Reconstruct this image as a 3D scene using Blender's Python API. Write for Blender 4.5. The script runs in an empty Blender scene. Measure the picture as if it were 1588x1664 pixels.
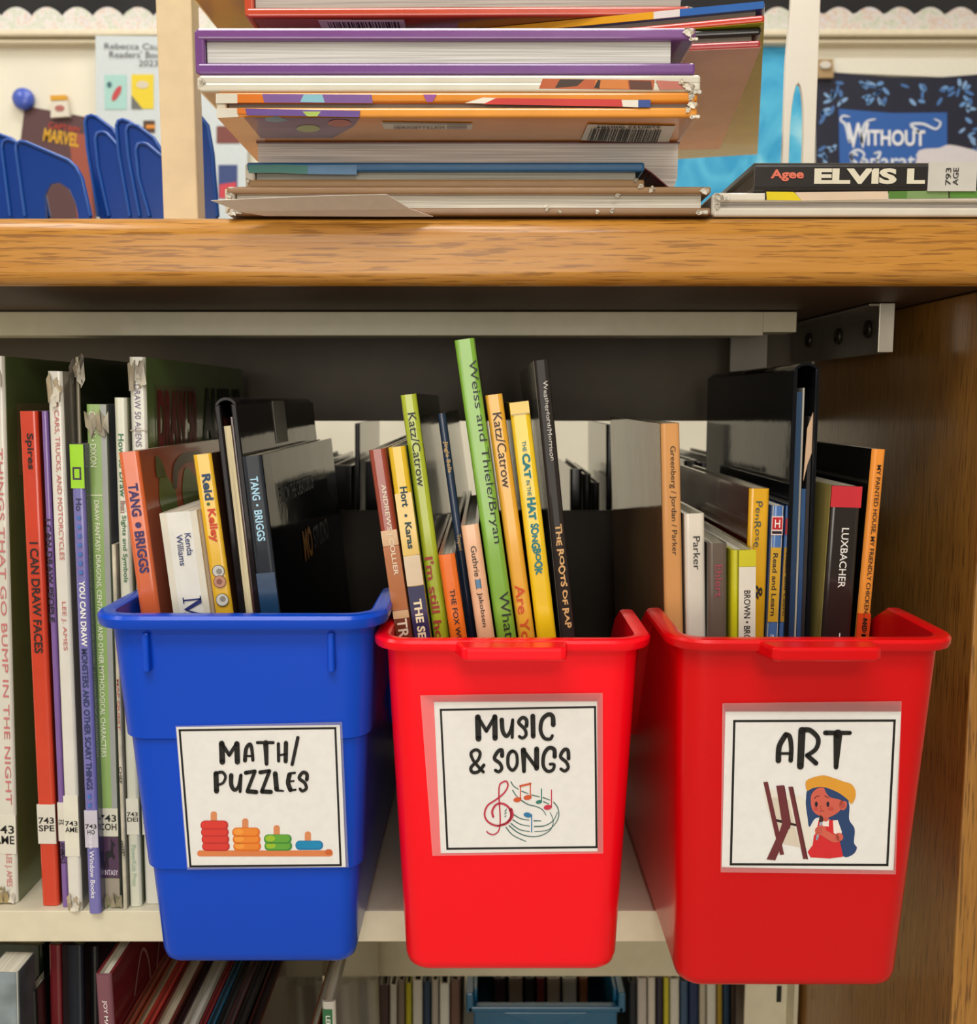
import bpy, math, random
from mathutils import Vector, Matrix
random.seed(7)
S = bpy.context.scene
COL = S.collection
R = math.radians

# ------------------------------------------------------------------ camera
F, CX, CY = 1600.0, 794.0, 832.0
PITCH = math.atan(182 / 1600)
cam = bpy.data.cameras.new('camera')
cam.sensor_fit = 'HORIZONTAL'; cam.sensor_width = 36; cam.lens = 36 * F / 1588
cam.clip_start = 0.02; cam.clip_end = 50
cam.dof.use_dof = True; cam.dof.focus_distance = 0.455; cam.dof.aperture_fstop = 17
co = bpy.data.objects.new('camera', cam); COL.objects.link(co)
co.rotation_euler = (math.pi / 2 - PITCH, 0, 0)
S.camera = co
# ------------------------------------------------------------------ light
S.view_settings.view_transform = 'Standard'
S.view_settings.look = 'None'
S.view_settings.gamma = 1
S.view_settings.exposure = 0.05
w = bpy.data.worlds.new('room_air'); S.world = w; w.use_nodes = True
w.node_tree.nodes['Background'].inputs[0].default_value = (1, .9, .78, 1)
w.node_tree.nodes['Background'].inputs[1].default_value = 0.05
def area(name, loc, sx, sy, power, col=(1, .995, .975), rot=(0, 0, 0)):
    l = bpy.data.lights.new(name, 'AREA'); l.shape = 'RECTANGLE'; l.size = sx; l.size_y = sy
    l.energy = power; l.color = col
    o = bpy.data.objects.new(name, l); COL.objects.link(o); o.location = loc; o.rotation_euler = rot
    return o
area('ceiling_lamp', (-0.25, -0.75, 1.60), 1.2, 0.6, 26)
area('ceiling_lamp', (0.5, -2.2, 1.60), 1.2, 0.6, 37)
area('ceiling_lamp', (-0.1, 0.95, 1.60), 1.2, 0.5, 17)
area('added_front_fill', (-0.5, -2.9, 0.05), 2.0, 1.2, 33, (1, .95, .87), (math.pi / 2, 0, 0))  # unseen fill light added behind the camera to lift the shaded undersides
area('ceiling_lamp', (-1.7, 0.2, 1.60), 0.6, 1.2, 14)

# ------------------------------------------------------------------ projection helpers (measuring the place)
def ray(px, py):
    u = (px - CX) / F; v = (CY - py) / F
    return Vector((u, math.cos(PITCH) + v * math.sin(PITCH), -math.sin(PITCH) + v * math.cos(PITCH)))
def at(px, py, Y):
    d = ray(px, py); return d * (Y / d.y)
def hit(px, py, p0, n):
    d = ray(px, py); return d * (p0.dot(n) / d.dot(n))

# ------------------------------------------------------------------ materials
def lin(h):
    if isinstance(h, str): c = [int(h[i:i + 2], 16) / 255 for i in (0, 2, 4)]
    else: c = h
    return tuple(x / 12.92 if x <= .04045 else ((x + .055) / 1.055) ** 2.4 for x in c) + (1,)
MC = {}
def mat(h, kind='matte'):
    k = (h, kind)
    if k in MC: return MC[k]
    m = bpy.data.materials.new(kind + '_' + h); m.use_nodes = True
    nt = m.node_tree; N = nt.nodes; L = nt.links; b = N['Principled BSDF']
    base = lin(h)
    rough, coat, var, nscale, bump = {
        'matte': (.55, 0, .05, 60, .02), 'jacket': (.22, .5, .05, 40, .05), 'gloss': (.08, .0, .04, 14, .12),
        'plastic': (.24, .25, .03, 25, .012), 'metal': (.42, .1, .03, 90, .01), 'ink': (.5, 0, .03, 80, 0),
        'paper': (.7, 0, .10, 50, 0), 'card': (.5, .12, .02, 220, 0), 'bin': (.28, .12, .02, 9, .04), 'paperz': (.7, 0, .10, 50, 0), 'worn': (.5, .2, .30, 45, .25),
        'board': (.35, .15, .05, 6, 0), 'foil': (.25, .3, .3, 30, .5), 'cloth': (.8, 0, .25, 9, .05),
        'steel': (.35, 0, .05, 60, .02)}[kind]
    b.inputs['Roughness'].default_value = rough
    b.inputs['Coat Weight'].default_value = coat; b.inputs['Coat Roughness'].default_value = .06
    if kind == 'gloss': b.inputs['Specular IOR Level'].default_value = .14
    if kind == 'bin': b.inputs['Specular IOR Level'].default_value = .28
    if kind == 'steel': b.inputs['Metallic'].default_value = .8
    tc = N.new('ShaderNodeTexCoord'); nz = N.new('ShaderNodeTexNoise')
    nz.inputs['Scale'].default_value = nscale; nz.inputs['Detail'].default_value = 4
    if kind[:5] == 'paper':                                   # fine leaves of a page block, across the thickness
        mp = N.new('ShaderNodeMapping'); mp.inputs['Scale'].default_value = (28, .25, .25) if kind == 'paper' else (.25, .25, 28)
        L.new(tc.outputs['Object'], mp.inputs[0]); L.new(mp.outputs[0], nz.inputs['Vector'])
    else: L.new(tc.outputs['Object'], nz.inputs['Vector'])
    rp = N.new('ShaderNodeValToRGB')
    d = 3.2 if kind[:5] == 'paper' else 1
    e0, e1 = (.36, .64)
    rp.color_ramp.elements[0].position = e0; rp.color_ramp.elements[1].position = e1
    rp.color_ramp.elements[0].color = tuple(c * (1 - var * d) for c in base[:3]) + (1,)
    rp.color_ramp.elements[1].color = tuple(min(1, c * (1 + var)) for c in base[:3]) + (1,)
    L.new(nz.outputs['Fac'], rp.inputs[0]); L.new(rp.outputs[0], b.inputs['Base Color'])
    if bump:
        bp = N.new('ShaderNodeBump'); bp.inputs['Strength'].default_value = bump; bp.inputs['Distance'].default_value = .004
        L.new(nz.outputs['Fac'], bp.inputs['Height']); L.new(bp.outputs[0], b.inputs['Normal'])
    MC[k] = m; return m
def wood_mat(name, light, mid, dark, axis, rough=.32):
    m = bpy.data.materials.new(name); m.use_nodes = True
    nt = m.node_tree; N = nt.nodes; L = nt.links; b = N['Principled BSDF']
    tc = N.new('ShaderNodeTexCoord'); mp = N.new('ShaderNodeMapping')
    sc = [1, 1, 1]; sc[axis] = .05; mp.inputs['Scale'].default_value = sc
    L.new(tc.outputs['Object'], mp.inputs[0])
    n1 = N.new('ShaderNodeTexNoise'); n1.inputs['Scale'].default_value = 330; n1.inputs['Detail'].default_value = 5; n1.inputs['Distortion'].default_value = .6
    L.new(mp.outputs[0], n1.inputs['Vector'])
    r1 = N.new('ShaderNodeValToRGB'); r1.color_ramp.elements[0].position = .32; r1.color_ramp.elements[1].position = .68
    r1.color_ramp.elements[0].color = lin(mid); r1.color_ramp.elements[1].color = lin(light)
    L.new(n1.outputs['Fac'], r1.inputs[0])
    n2 = N.new('ShaderNodeTexNoise'); n2.inputs['Scale'].default_value = 900; n2.inputs['Detail'].default_value = 3
    L.new(mp.outputs[0], n2.inputs['Vector'])
    r2 = N.new('ShaderNodeValToRGB'); r2.color_ramp.elements[0].position = .37; r2.color_ramp.elements[1].position = .46
    r2.color_ramp.elements[0].color = (1, 1, 1, 1); r2.color_ramp.elements[1].color = (0, 0, 0, 1)
    L.new(n2.outputs['Fac'], r2.inputs[0])
    mx = N.new('ShaderNodeMix'); mx.data_type = 'RGBA'
    mf = N.new('ShaderNodeMath'); mf.operation = 'MULTIPLY'; mf.inputs[1].default_value = .75
    L.new(r2.outputs[0], mf.inputs[0]); L.new(mf.outputs[0], mx.inputs['Factor'])
    L.new(r1.outputs[0], mx.inputs['A']); mx.inputs['B'].default_value = lin(dark)
    L.new(mx.outputs['Result'], b.inputs['Base Color'])
    b.inputs['Roughness'].default_value = rough; b.inputs['Coat Weight'].default_value = .22; b.inputs['Coat Roughness'].default_value = .12
    bp = N.new('ShaderNodeBump'); bp.inputs['Strength'].default_value = .12; bp.inputs['Distance'].default_value = .002
    L.new(n1.outputs['Fac'], bp.inputs['Height']); L.new(bp.outputs[0], b.inputs['Normal'])
    return m
def foil_mat():
    m = bpy.data.materials.new('holographic_foil'); m.use_nodes = True
    nt = m.node_tree; N = nt.nodes; L = nt.links; b = N['Principled BSDF']
    tc = N.new('ShaderNodeTexCoord'); n1 = N.new('ShaderNodeTexNoise'); n1.inputs['Scale'].default_value = 38; n1.inputs['Detail'].default_value = 8
    n1.inputs['Roughness'].default_value = .75
    L.new(tc.outputs['Object'], n1.inputs['Vector'])
    rp = N.new('ShaderNodeValToRGB'); cr = rp.color_ramp
    stops = [(.30, 'b878b4'), (.37, 'dcd6d2'), (.435, 'e2dedc'), (.45, '9cc06a'), (.465, 'dedad6'), (.54, 'e6e2de'), (.56, 'd8a870'), (.575, 'dcd6da'), (.66, 'e4e0e0'), (.70, '78b8a8')]
    cr.elements[0].position, cr.elements[0].color = stops[0][0], lin(stops[0][1])
    cr.elements[1].position, cr.elements[1].color = stops[-1][0], lin(stops[-1][1])
    for p, c in stops[1:-1]:
        e = cr.elements.new(p); e.color = lin(c)
    L.new(n1.outputs['Fac'], rp.inputs[0]); L.new(rp.outputs[0], b.inputs['Base Color'])
    b.inputs['Roughness'].default_value = .3; b.inputs['Metallic'].default_value = .15; b.inputs['Coat Weight'].default_value = .5
    return m
def clear_mat():
    m = bpy.data.materials.new('clear_laminate'); m.use_nodes = True
    b = m.node_tree.nodes['Principled BSDF']
    b.inputs['Base Color'].default_value = (.9, .85, .85, 1); b.inputs['Roughness'].default_value = .12; b.inputs['Alpha'].default_value = .13
    return m
CLEAR = clear_mat()
OAK = wood_mat('oak_counter', 'c48a3a', 'b87c2c', '86541c', 0)
OAKV = wood_mat('oak_panel', 'a67634', '966628', '5e3c14', 2, .4)

# ------------------------------------------------------------------ mesh helpers
class MB:
    def __init__(s): s.v = []; s.f = []; s.i = []; s.m = []
    def slot(s, m):
        if m not in s.m: s.m.append(m)
        return s.m.index(m)
    def add(s, vs, fs, m):
        o = len(s.v); k = s.slot(m)
        s.v += [tuple(p) for p in vs]; s.f += [tuple(o + j for j in f) for f in fs]; s.i += [k] * len(fs)
    def box(s, a, b, m):
        (x0, y0, z0), (x1, y1, z1) = a, b
        s.add([(x0, y0, z0), (x1, y0, z0), (x1, y1, z0), (x0, y1, z0), (x0, y0, z1), (x1, y0, z1), (x1, y1, z1), (x0, y1, z1)],
              [(3, 2, 1, 0), (4, 5, 6, 7), (0, 1, 5, 4), (1, 2, 6, 5), (2, 3, 7, 6), (3, 0, 4, 7)], m)
    def prism(s, pts, d, m):                                # polygon pts (3-D, planar) pushed along d
        n = len(pts); d = Vector(d)
        vs = [Vector(p) for p in pts] + [Vector(p) + d for p in pts]
        fs = [tuple(range(n))[::-1], tuple(range(n, 2 * n))] + [(k, (k + 1) % n, n + (k + 1) % n, n + k) for k in range(n)]
        s.add(vs, fs, m)
    def lathe(s, prof, c, ax, m, seg=24):                   # prof: (r, h) along axis ax
        ax = Vector(ax).normalized(); u = ax.orthogonal().normalized(); v = ax.cross(u); c = Vector(c)
        vs = []
        for r, h in prof:
            for k in range(seg):
                a = 2 * math.pi * k / seg
                vs.append(c + ax * h + (u * math.cos(a) + v * math.sin(a)) * r)
        fs = [(j * seg + k, j * seg + (k + 1) % seg, (j + 1) * seg + (k + 1) % seg, (j + 1) * seg + k) for j in range(len(prof) - 1) for k in range(seg)]
        fs += [tuple(range(seg))[::-1], tuple(range((len(prof) - 1) * seg, len(prof) * seg))]
        s.add(vs, fs, m)
    def build(s, name, parent=None, bevel=0, smooth=False, seg=2):
        me = bpy.data.meshes.new(name); me.from_pydata(s.v, [], s.f)
        for m in s.m: me.materials.append(m)
        me.polygons.foreach_set('material_index', s.i)
        if smooth: me.polygons.foreach_set('use_smooth', [True] * len(s.f))
        me.update()
        o = bpy.data.objects.new(name, me); COL.objects.link(o)
        if parent: o.parent = parent
        if bevel:
            md = o.modifiers.new('bevel', 'BEVEL'); md.width = bevel; md.segments = seg; md.limit_method = 'ANGLE'; md.angle_limit = R(40)
        return o
def tag(o, label=None, cat=None, group=None, kind=None):
    if label: o['label'] = label
    if cat: o['category'] = cat
    if group: o['group'] = group
    if kind: o['kind'] = kind
    return o
def thing(name, label, cat, M=None, group=None):
    o = bpy.data.objects.new(name, None); COL.objects.link(o); o.empty_display_size = .01
    if M is not None: o.matrix_world = M
    return tag(o, label, cat, group)
def frame(org, x, y, z):
    M = Matrix.Identity(4)
    for i, c in enumerate((x, y, z)):
        for j in range(3): M[j][i] = c[j]
    for j in range(3): M[j][3] = org[j]
    return M

TC = {}
def text_geo(s, bold):
    k = (s, bold)
    if k in TC: return TC[k]
    cu = bpy.data.curves.new('t', 'FONT'); cu.body = s; cu.size = 1; cu.offset = bold; cu.resolution_u = 3
    o = bpy.data.objects.new('t', cu); COL.objects.link(o)
    me = bpy.data.meshes.new_from_object(o.evaluated_get(bpy.context.evaluated_depsgraph_get()))
    vs = [(v.co.x, v.co.y) for v in me.vertices]; fs = [tuple(p.vertices) for p in me.polygons]
    bpy.data.objects.remove(o); bpy.data.curves.remove(cu); bpy.data.meshes.remove(me)
    x0 = min(v[0] for v in vs); x1 = max(v[0] for v in vs); y0 = min(v[1] for v in vs); y1 = max(v[1] for v in vs)
    vs = [((x - x0) / (x1 - x0), (y - y0) / (y1 - y0)) for x, y in vs]
    TC[k] = (vs, fs); return TC[k]
def put_text(mb, s, fn, m, bold=.01, wob=0):                # fn maps text box (0..1, 0..1) to 3-D
    vs, fs = text_geo(s, bold)
    if wob:
        n = len(s)
        vs = [(x, .5 + (y - .5) * (1 - wob + wob * math.sin(x * n * 2.1)) + .4 * wob * math.sin(x * n * 1.3 + 1)) for x, y in vs]
    mb.add([fn(x, y) for x, y in vs], fs, m)

# ------------------------------------------------------------------ books
BK = {}
def book(M, T, D, H, cols, label, group=None, hard=True, kind='jacket', paper='d9d2c0', name='book', rad=.0022, gap=None, pages=True, cat='book'):
    """local frame: x thickness, y from spine to fore-edge, z height; spine faces -y"""
    root = thing(name, label, cat, M, group)
    sp, rt, lf = (cols,) * 3 if isinstance(cols, str) else cols
    c = .0021 if hard else .0005
    c = min(c, T * .2)
    r = min(rad, T * .45); g = (.003 if hard else .0003) if gap is None else gap
    mb = MB(); h = T / 2
    out = [(-h, D)] + [(-h + r - r * math.cos(a), r - r * math.sin(a)) for a in [k * math.pi / 8 for k in range(5)]]
    out += [(h - r + r * math.sin(a), r - r * math.cos(a)) for a in [k * math.pi / 8 for k in range(5)]] + [(h, D)]
    inn = [(-h + c, D), (-h + c, c * 1.1), (h - c, c * 1.1), (h - c, D)]
    def ring(z): return [(x, y, z) for x, y in out]
    def rin(z): return [(x, y, z) for x, y in inn]
    n = len(out)
    ms, mr, ml = mat(sp, kind), mat(rt, kind), mat(lf, kind)
    for k in range(n - 1):
        m = ml if k < 2 else (mr if k >= n - 3 else ms)
        mb.add([(*out[k], 0), (*out[k + 1], 0), (*out[k + 1], H), (*out[k], H)], [(0, 1, 2, 3)], m)
    mi = mat(paper, 'matte')
    for k in range(3):
        mb.add([(*inn[k], 0), (*inn[k + 1], 0), (*inn[k + 1], H), (*inn[k], H)], [(3, 2, 1, 0)], mi)
    for a, b in ((out[0], inn[0]), (inn[3], out[-1])):
        mb.add([(*a, 0), (*b, 0), (*b, H), (*a, H)], [(3, 2, 1, 0)], ml if a == out[0] else mr)
    for z, fl in ((0, 1), (H, 0)):
        q = [([out[i] for i in range(0, 2)] + [inn[1], inn[0]], ml), (out[1:n - 1] + [inn[2], inn[1]], ms), ([out[n - 2], out[n - 1], inn[3], inn[2]], mr)]
        for poly, m in q:
            f = tuple(range(len(poly)))
            mb.add([(x, y, z) for x, y in poly], [f if fl == 0 else f[::-1]], m)
    mb.build('cover', root)
    if pages:
        pb = MB(); pb.box((-h + c * 1.05, c * 1.3, g), (h - c * 1.05, D - g * 1.1, H - g), mat(paper, 'paper')); pb.build('page_block', root)
    BK[root.name] = (T, D, H)
    root['dims'] = (T, D, H)
    del root['dims']
    return root
EPS = .00018
def spine_parts(root, T, H, els, y2z):
    """els: ('t',text,y0,y1,a0,a1,hex,bold,wob) running down; ('u',...) upright; ('b',y0,y1,hex,a0,a1) panel; ('s',y0,y1,[lines],hex) call sticker; ('d',y,a,r,hex) dot"""
    lets = {}
    for e in els:
        let = lets.setdefault('dots' if e[0] == 'd' else id(e), MB())
        k = e[0]
        if k in 'tu':
            s, y0, y1, a0, a1, hx = e[1:7]; bold = e[7] if len(e) > 7 else .01; wob = e[8] if len(e) > 8 else 0
            x0, x1 = (a0 - .5) * T, (a1 - .5) * T; z0, z1 = y2z(y0), y2z(y1)
            if k == 't': fn = lambda u, v: (x0 + (x1 - x0) * v, -EPS * 2.2, z0 + (z1 - z0) * u)
            else: fn = lambda u, v: (x0 + (x1 - x0) * u, -EPS * 2.2, z1 + (z0 - z1) * v)
            put_text(let, s, fn, mat(hx, 'ink'), bold, wob)
        elif k == 'd':
            y, a, rr, hx = e[1:5]; n = 20; eo = EPS * (2.2 + .25 * els.index(e))
            let.add([((a - .5) * T + rr * math.cos(2 * math.pi * j / n), -eo, y2z(y) + rr * math.sin(2 * math.pi * j / n)) for j in range(n)], [tuple(range(n))], mat(hx, 'ink'))
        elif k == 'b':
            y0, y1, hx = e[1:4]; a0, a1 = (e[4], e[5]) if len(e) > 4 else (.03, .97)
            pb = MB(); x0, x1 = (a0 - .5) * T, (a1 - .5) * T
            pb.box((x0, -EPS * (1.0 + .12 * els.index(e) / len(els) * 6), y2z(y1)), (x1, .0004, y2z(y0)), mat(hx, 'jacket')); pb.build('spine_panel', root)
        elif k == 's':
            y0, y1, lines, hx = e[1:5]
            pb = MB(); pb.box((-T * .5, -EPS * 1.5, y2z(y1)), (T * .5, .0006, y2z(y0)), mat(hx, 'matte')); st = pb.build('call_number_sticker', root)
            lb = MB(); n = len(lines); zt, zb = y2z(y0), y2z(y1)
            hh = min((zt - zb) * .30, T * .36)
            zc = (zt + zb) / 2 + (n - 1) * hh * .62
            for j, s in enumerate(lines):
                wd = min(T * .94, hh * .8 * len(s)); zz = zc - j * hh * 1.25
                put_text(lb, s, lambda u, v: ((u - .5) * wd, -EPS * 2.6, zz + (v - .5) * hh), mat('15130f', 'ink'), .014)
            lb.build('call_number', st)
    for q, l_ in lets.items():
        if l_.v: l_.build('printed_dots' if q == 'dots' else 'spine_lettering', root)
def stand(label, top, bot, Y, D, cols, els=(), floor=0.0, group=None, yaw=0, k=.945, **kw):
    """a book on end. top=(xl,xr,y) and bot=(xl,xr,y) are its spine measured in the photograph, Y its distance"""
    TL, TR, BL, BR = at(top[0], top[2], Y), at(top[1], top[2], Y), at(bot[0], bot[2], Y), at(bot[1], bot[2], Y)
    floor += .0003
    tm, bm = (TL + TR) / 2, (BL + BR) / 2
    up = (tm - bm).normalized(); rt = Vector((up.z, 0, -up.x))
    T = k * ((TR - TL).dot(rt) + (BR - BL).dot(rt)) / 2
    H = (tm.z - floor - abs(rt.z) * T / 2) / up.z
    base = tm - up * H; Lv = (tm - bm).length
    dep = Vector((0, 1, 0))
    if yaw:
        q = Matrix.Rotation(yaw, 3, up); rt = q @ rt; dep = q @ dep
    root = book(frame(base, rt, dep, up), T, D, H, cols, label, group, **kw)
    spine_parts(root, T, H, els, lambda y: H - (y - top[2]) / (bot[2] - top[2]) * Lv)
    return root, T, H
def side_decal(root, T, quadfn, build):
    pass
def brush(pts, w0, w1=None, closed=False, sub=6):
    """2-D stroke with round ends -> list of polygons"""
    w1 = w0 if w1 is None else w1
    P = [Vector(p) for p in pts]; n = len(P); C = []
    rng = range(n if closed else n - 1)
    if n == 2: C = [P[0].lerp(P[1], k / 4) for k in range(5)]
    else:
        for i in rng:
            if closed: a, b, c, d = P[i - 1], P[i], P[(i + 1) % n], P[(i + 2) % n]
            else: a, b, c, d = P[max(i - 1, 0)], P[i], P[i + 1], P[min(i + 2, n - 1)]
            for k in range(sub):
                t = k / sub
                C.append(.5 * ((2 * b) + (c - a) * t + (2 * a - 5 * b + 4 * c - d) * t * t + (3 * b - a - 3 * c + d) * t ** 3))
        C.append(P[0].copy() if closed else P[-1].copy())
    m = len(C); Ls, Rs, polys = [], [], []
    for i in range(m):
        d = (C[min(i + 1, m - 1)] - C[max(i - 1, 0)])
        if d.length < 1e-9: d = Vector((1, 0))
        d.normalize(); nn = Vector((-d.y, d.x)); ww = (w0 + (w1 - w0) * i / (m - 1)) / 2
        Ls.append(C[i] + nn * ww); Rs.append(C[i] - nn * ww)
    for i in range(m - 1): polys.append([Ls[i], Ls[i + 1], Rs[i + 1], Rs[i]])
    for c, ww in ((C[0], w0 / 2), (C[-1], w1 / 2)):
        polys.append([c + Vector((math.cos(a), math.sin(a))) * ww for a in [2 * math.pi * k / 14 for k in range(14)]])
    return polys
def ell(cx, cy, rx, ry, rot=0, n=24):
    c, s = math.cos(rot), math.sin(rot)
    return [(cx + rx * math.cos(a) * c - ry * math.sin(a) * s, cy + rx * math.cos(a) * s + ry * math.sin(a) * c) for a in [2 * math.pi * k / n for k in range(n)]]
def smooth(pts, sub=5):
    n = len(pts); P = [Vector(p) for p in pts]; C = []
    for i in range(n):
        a, b, c, d = P[i - 1], P[i], P[(i + 1) % n], P[(i + 2) % n]
        for k in range(sub):
            t = k / sub
            C.append(.5 * ((2 * b) + (c - a) * t + (2 * a - 5 * b + 4 * c - d) * t * t + (3 * b - a - 3 * c + d) * t ** 3))
    return C
def rrect(cx, cy, hw, hh, r, n=5):
    o = []
    for sx, sy, a0 in ((1, -1, -90), (1, 1, 0), (-1, 1, 90), (-1, -1, 180)):
        for k in range(n + 1):
            a = R(a0 + 90 * k / n); o.append((cx + sx * (hw - r) + r * math.cos(a), cy + sy * (hh - r) + r * math.sin(a)))
    return o

# ------------------------------------------------------------------ the room
ZC, ZCB = .085, .0535            # counter top and underside
ZS = -.272                       # shelf surface
ZF, ZT = -.98, 1.66
def structure(name, a, b, m):
    mb = MB(); mb.box(a, b, m); return tag(mb.build(name), kind='structure')
structure('floor', (-3, -3, ZF - .05), (3, 1.8, ZF), mat('988f80', 'matte'))
structure('ceiling', (-3, -3, ZT), (3, 1.8, ZT + .05), mat('e8e2d4', 'matte'))
structure('wall_far', (-3, 1.75, ZF), (3, 1.8, ZT), mat('e4dcc8', 'matte'))
structure('wall_near', (-3, -3.05, ZF), (3, -3, ZT), mat('857a68', 'matte'))
structure('wall_left', (-3.05, -3, ZF), (-3, 1.8, ZT), mat('e0d8c6', 'matte'))
structure('wall_right', (3, -3, ZF), (3.05, 1.8, ZT), mat('e0d8c6', 'matte'))

YB = 1.70                        # face of the whiteboard
X0, X1 = -1.3, 1.3
def zb(y, Y=YB): return at(794, y, Y).z
def xb(x, y=150, Y=YB): return at(x, y, Y).x
wb = thing('whiteboard', 'large cream whiteboard on the far wall behind the counter', 'whiteboard', Matrix.Translation((0, YB, 0)))
mb = MB(); mb.box((X0, 0, -.62), (X1, .045, zb(77)), mat('f0ead6', 'board')); mb.build('writing_surface', wb)
mb = MB(); tr = mat('e8dcc0', 'metal')
mb.box((X0, -.022, zb(66)), (X1, .045, zb(55)), tr); mb.box((X0, -.008, zb(77)), (X1, .04, zb(66)), tr); mb.box((X0, -.016, zb(76)), (X1, .03, zb(69)), tr)
mb.build('top_rail', wb, .003)
bb = MB(); bb.box((X0, YB + .004, zb(55)), (X1, YB + .046, zb(-260)), mat('1d1c1e', 'cloth'))
tag(bb.build('bulletin_board'), 'black bulletin board above the whiteboard', 'board')
pts = []; zlo, zhi = zb(54), zb(36); per = .05
for side, xa, xz, lab in (('l', -1.0, 0.0, 'holographic scalloped border strip along the board, left of the book stack'), ('r', 0.02, 1.05, 'holographic scalloped border strip along the board, right of the book stack')):
    n = int((xz - xa) / per * 8); up = []
    for k in range(n + 1):
        x = xa + (xz - xa) * k / n
        up.append((x, YB - .002, zhi + .009 + .014 * abs(math.sin(math.pi * x / per)) ** .8))
    fb = MB(); FO = foil_mat()
    for k in range(n):
        (xA, y, zA), (xB, _, zB) = up[k], up[k + 1]
        q = [(xA, y, zlo), (xB, y, zlo), (xB, y, zB), (xA, y, zA)]
        fb.add(q + [(a, b + .002, c) for a, b, c in q], [(0, 1, 2, 3), (7, 6, 5, 4), (3, 2, 6, 7), (0, 4, 5, 1)], FO)
    tag(fb.build('border_strip'), lab, 'border', 'holographic board borders')

def flat_px(name, Y, polys, parent=None, label=None, cat=None, thick=.0012, group=None):
    """sheet pieces on a wall plane; polys = [(points in photo px, hex, kind, layer)]"""
    mb = MB()
    for pts, hx, kind, ly in polys:
        P = [at(x, y, Y) for x, y in pts]
        P = [Vector((p.x, Y - ly * .0006, p.z)) for p in P]
        m = mat(hx, kind) if isinstance(hx, str) else hx
        if ly == 0: mb.prism([p + Vector((0, .0002, 0)) for p in P], (0, thick, 0), m)
        else: mb.add(P, [tuple(range(len(P)))], m)
    o = mb.build(name, parent)
    if label: tag(o, label, cat, group)
    return o
def text_px(mb, Y, s, c, hx, bold=.01, wob=0, ly=2):
    """c = four px corners: bottom-left, bottom-right, top-right, top-left"""
    a, b, d, e = [Vector(p) for p in c]
    def fn(u, v):
        p = (a * (1 - u) + b * u) * (1 - v) + (e * (1 - u) + d * u) * v
        q = at(p.x, p.y, Y); return (q.x, Y - ly * .0006, q.z)
    put_text(mb, s, fn, mat(hx, 'ink'), bold, wob)

YP = YB - .003
# book award poster
YA = YB - .026
ps = thing('award_poster', 'pale grey printed book award poster on the whiteboard, half behind the cream post', 'poster', Matrix.Identity(4))
flat_px('poster_sheet', YA, [([(158, 440), (402, 440), (402, 60), (155, 58)], 'cfd8da', 'card', 0)], ps)
mb = MB()
text_px(mb, YA, "Rebecca Caudill", [(170, 80), (278, 81), (278, 71), (170, 70)], '5a5d62', 0)
text_px(mb, YA, "Readers' Book", [(178, 94), (270, 95), (270, 84), (178, 83)], '5a5d62', 0)
text_px(mb, YA, "2023", [(226, 108), (257, 108), (257, 98), (226, 98)], '5a5d62', 0)
mb.build('poster_lettering', ps)
art = [([(170, 178), (206, 178), (206, 122), (170, 122)], 'a8d4cc', 'card', 1), (ell(190, 152, 5, 14, .5), 'c4474a', 'card', 2), (ell(178, 138, 4, 5), '3c6c70', 'card', 2),
       ([(214, 177), (250, 177), (250, 121), (214, 121)], 'e8cf2c', 'card', 1), (ell(232, 138, 10, 6), 'd8cdb8', 'card', 2), ([(214, 177), (232, 177), (214, 155)], '6b6c68', 'card', 2),
       ([(233, 216), (252, 216), (252, 196), (233, 196)], '4e3426', 'card', 1), ([(238, 209), (252, 209), (252, 203), (238, 203)], 'e0902c', 'card', 2),
       ([(352, 233), (390, 233), (390, 205), (352, 205)], '7c4038', 'card', 1), ([(355, 322), (386, 322), (386, 268), (355, 268)], '34477e', 'card', 1), ([(357, 322), (384, 322), (384, 296), (357, 300)], 'd0404a', 'card', 2)]
for q in ((0, 1, 2), (3, 4, 5), (6, 7), (8,), (9, 10)): flat_px('cover_picture', YA, [art[i] for i in q], ps)
# film poster (left out: the figure on it)
ps = thing('film_poster', 'dark maroon poster hanging tilted on the whiteboard under a round blue magnet', 'poster', Matrix.Identity(4))
flat_px('poster_sheet', YP, [([(40, 172), (140, 190), (178, 420), (10, 420)], '5a3a3c', 'card', 0), ([(112, 214), (142, 219), (160, 420), (132, 420)], 'a0503c', 'card', 1)], ps)
mb = MB()
text_px(mb, YP, "CAPTAIN", [(78, 209), (129, 215), (131, 207), (80, 198)], 'b8402c', .02)
text_px(mb, YP, "MARVEL", [(70, 229), (128, 240), (130, 218), (73, 208)], 'd8a420', .03)
mb.build('poster_lettering', ps)
mb = MB(); c = at(38, 161, YB - .008)
mb.lathe([(.0175, 0), (.018, .004), (.0165, .009), (.011, .0125), (.004, .014)], (c.x, YB - .004, c.z), (0, -1, 0), mat('4a62c4', 'plastic'))
tag(mb.build('round_magnet', smooth=True), 'round blue magnet on the corner of the maroon poster', 'magnet')
ps = thing('magnet_clip', 'white magnetic clip with an orange top edge above the maroon poster', 'clip', Matrix.Identity(4))
flat_px('clip_face', YB - .012, [([(82, 191), (113, 189), (109, 163), (83, 164)], 'e4dccb', 'plastic', 0), (ell(97, 176, 8, 5), 'b06a60', 'ink', 1)], ps, thick=.008)
flat_px('clip_bar', YB - .013, [([(82, 163), (108, 162), (107, 154), (81, 155)], 'e0a638', 'plastic', 0)], ps, thick=.009)
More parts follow.
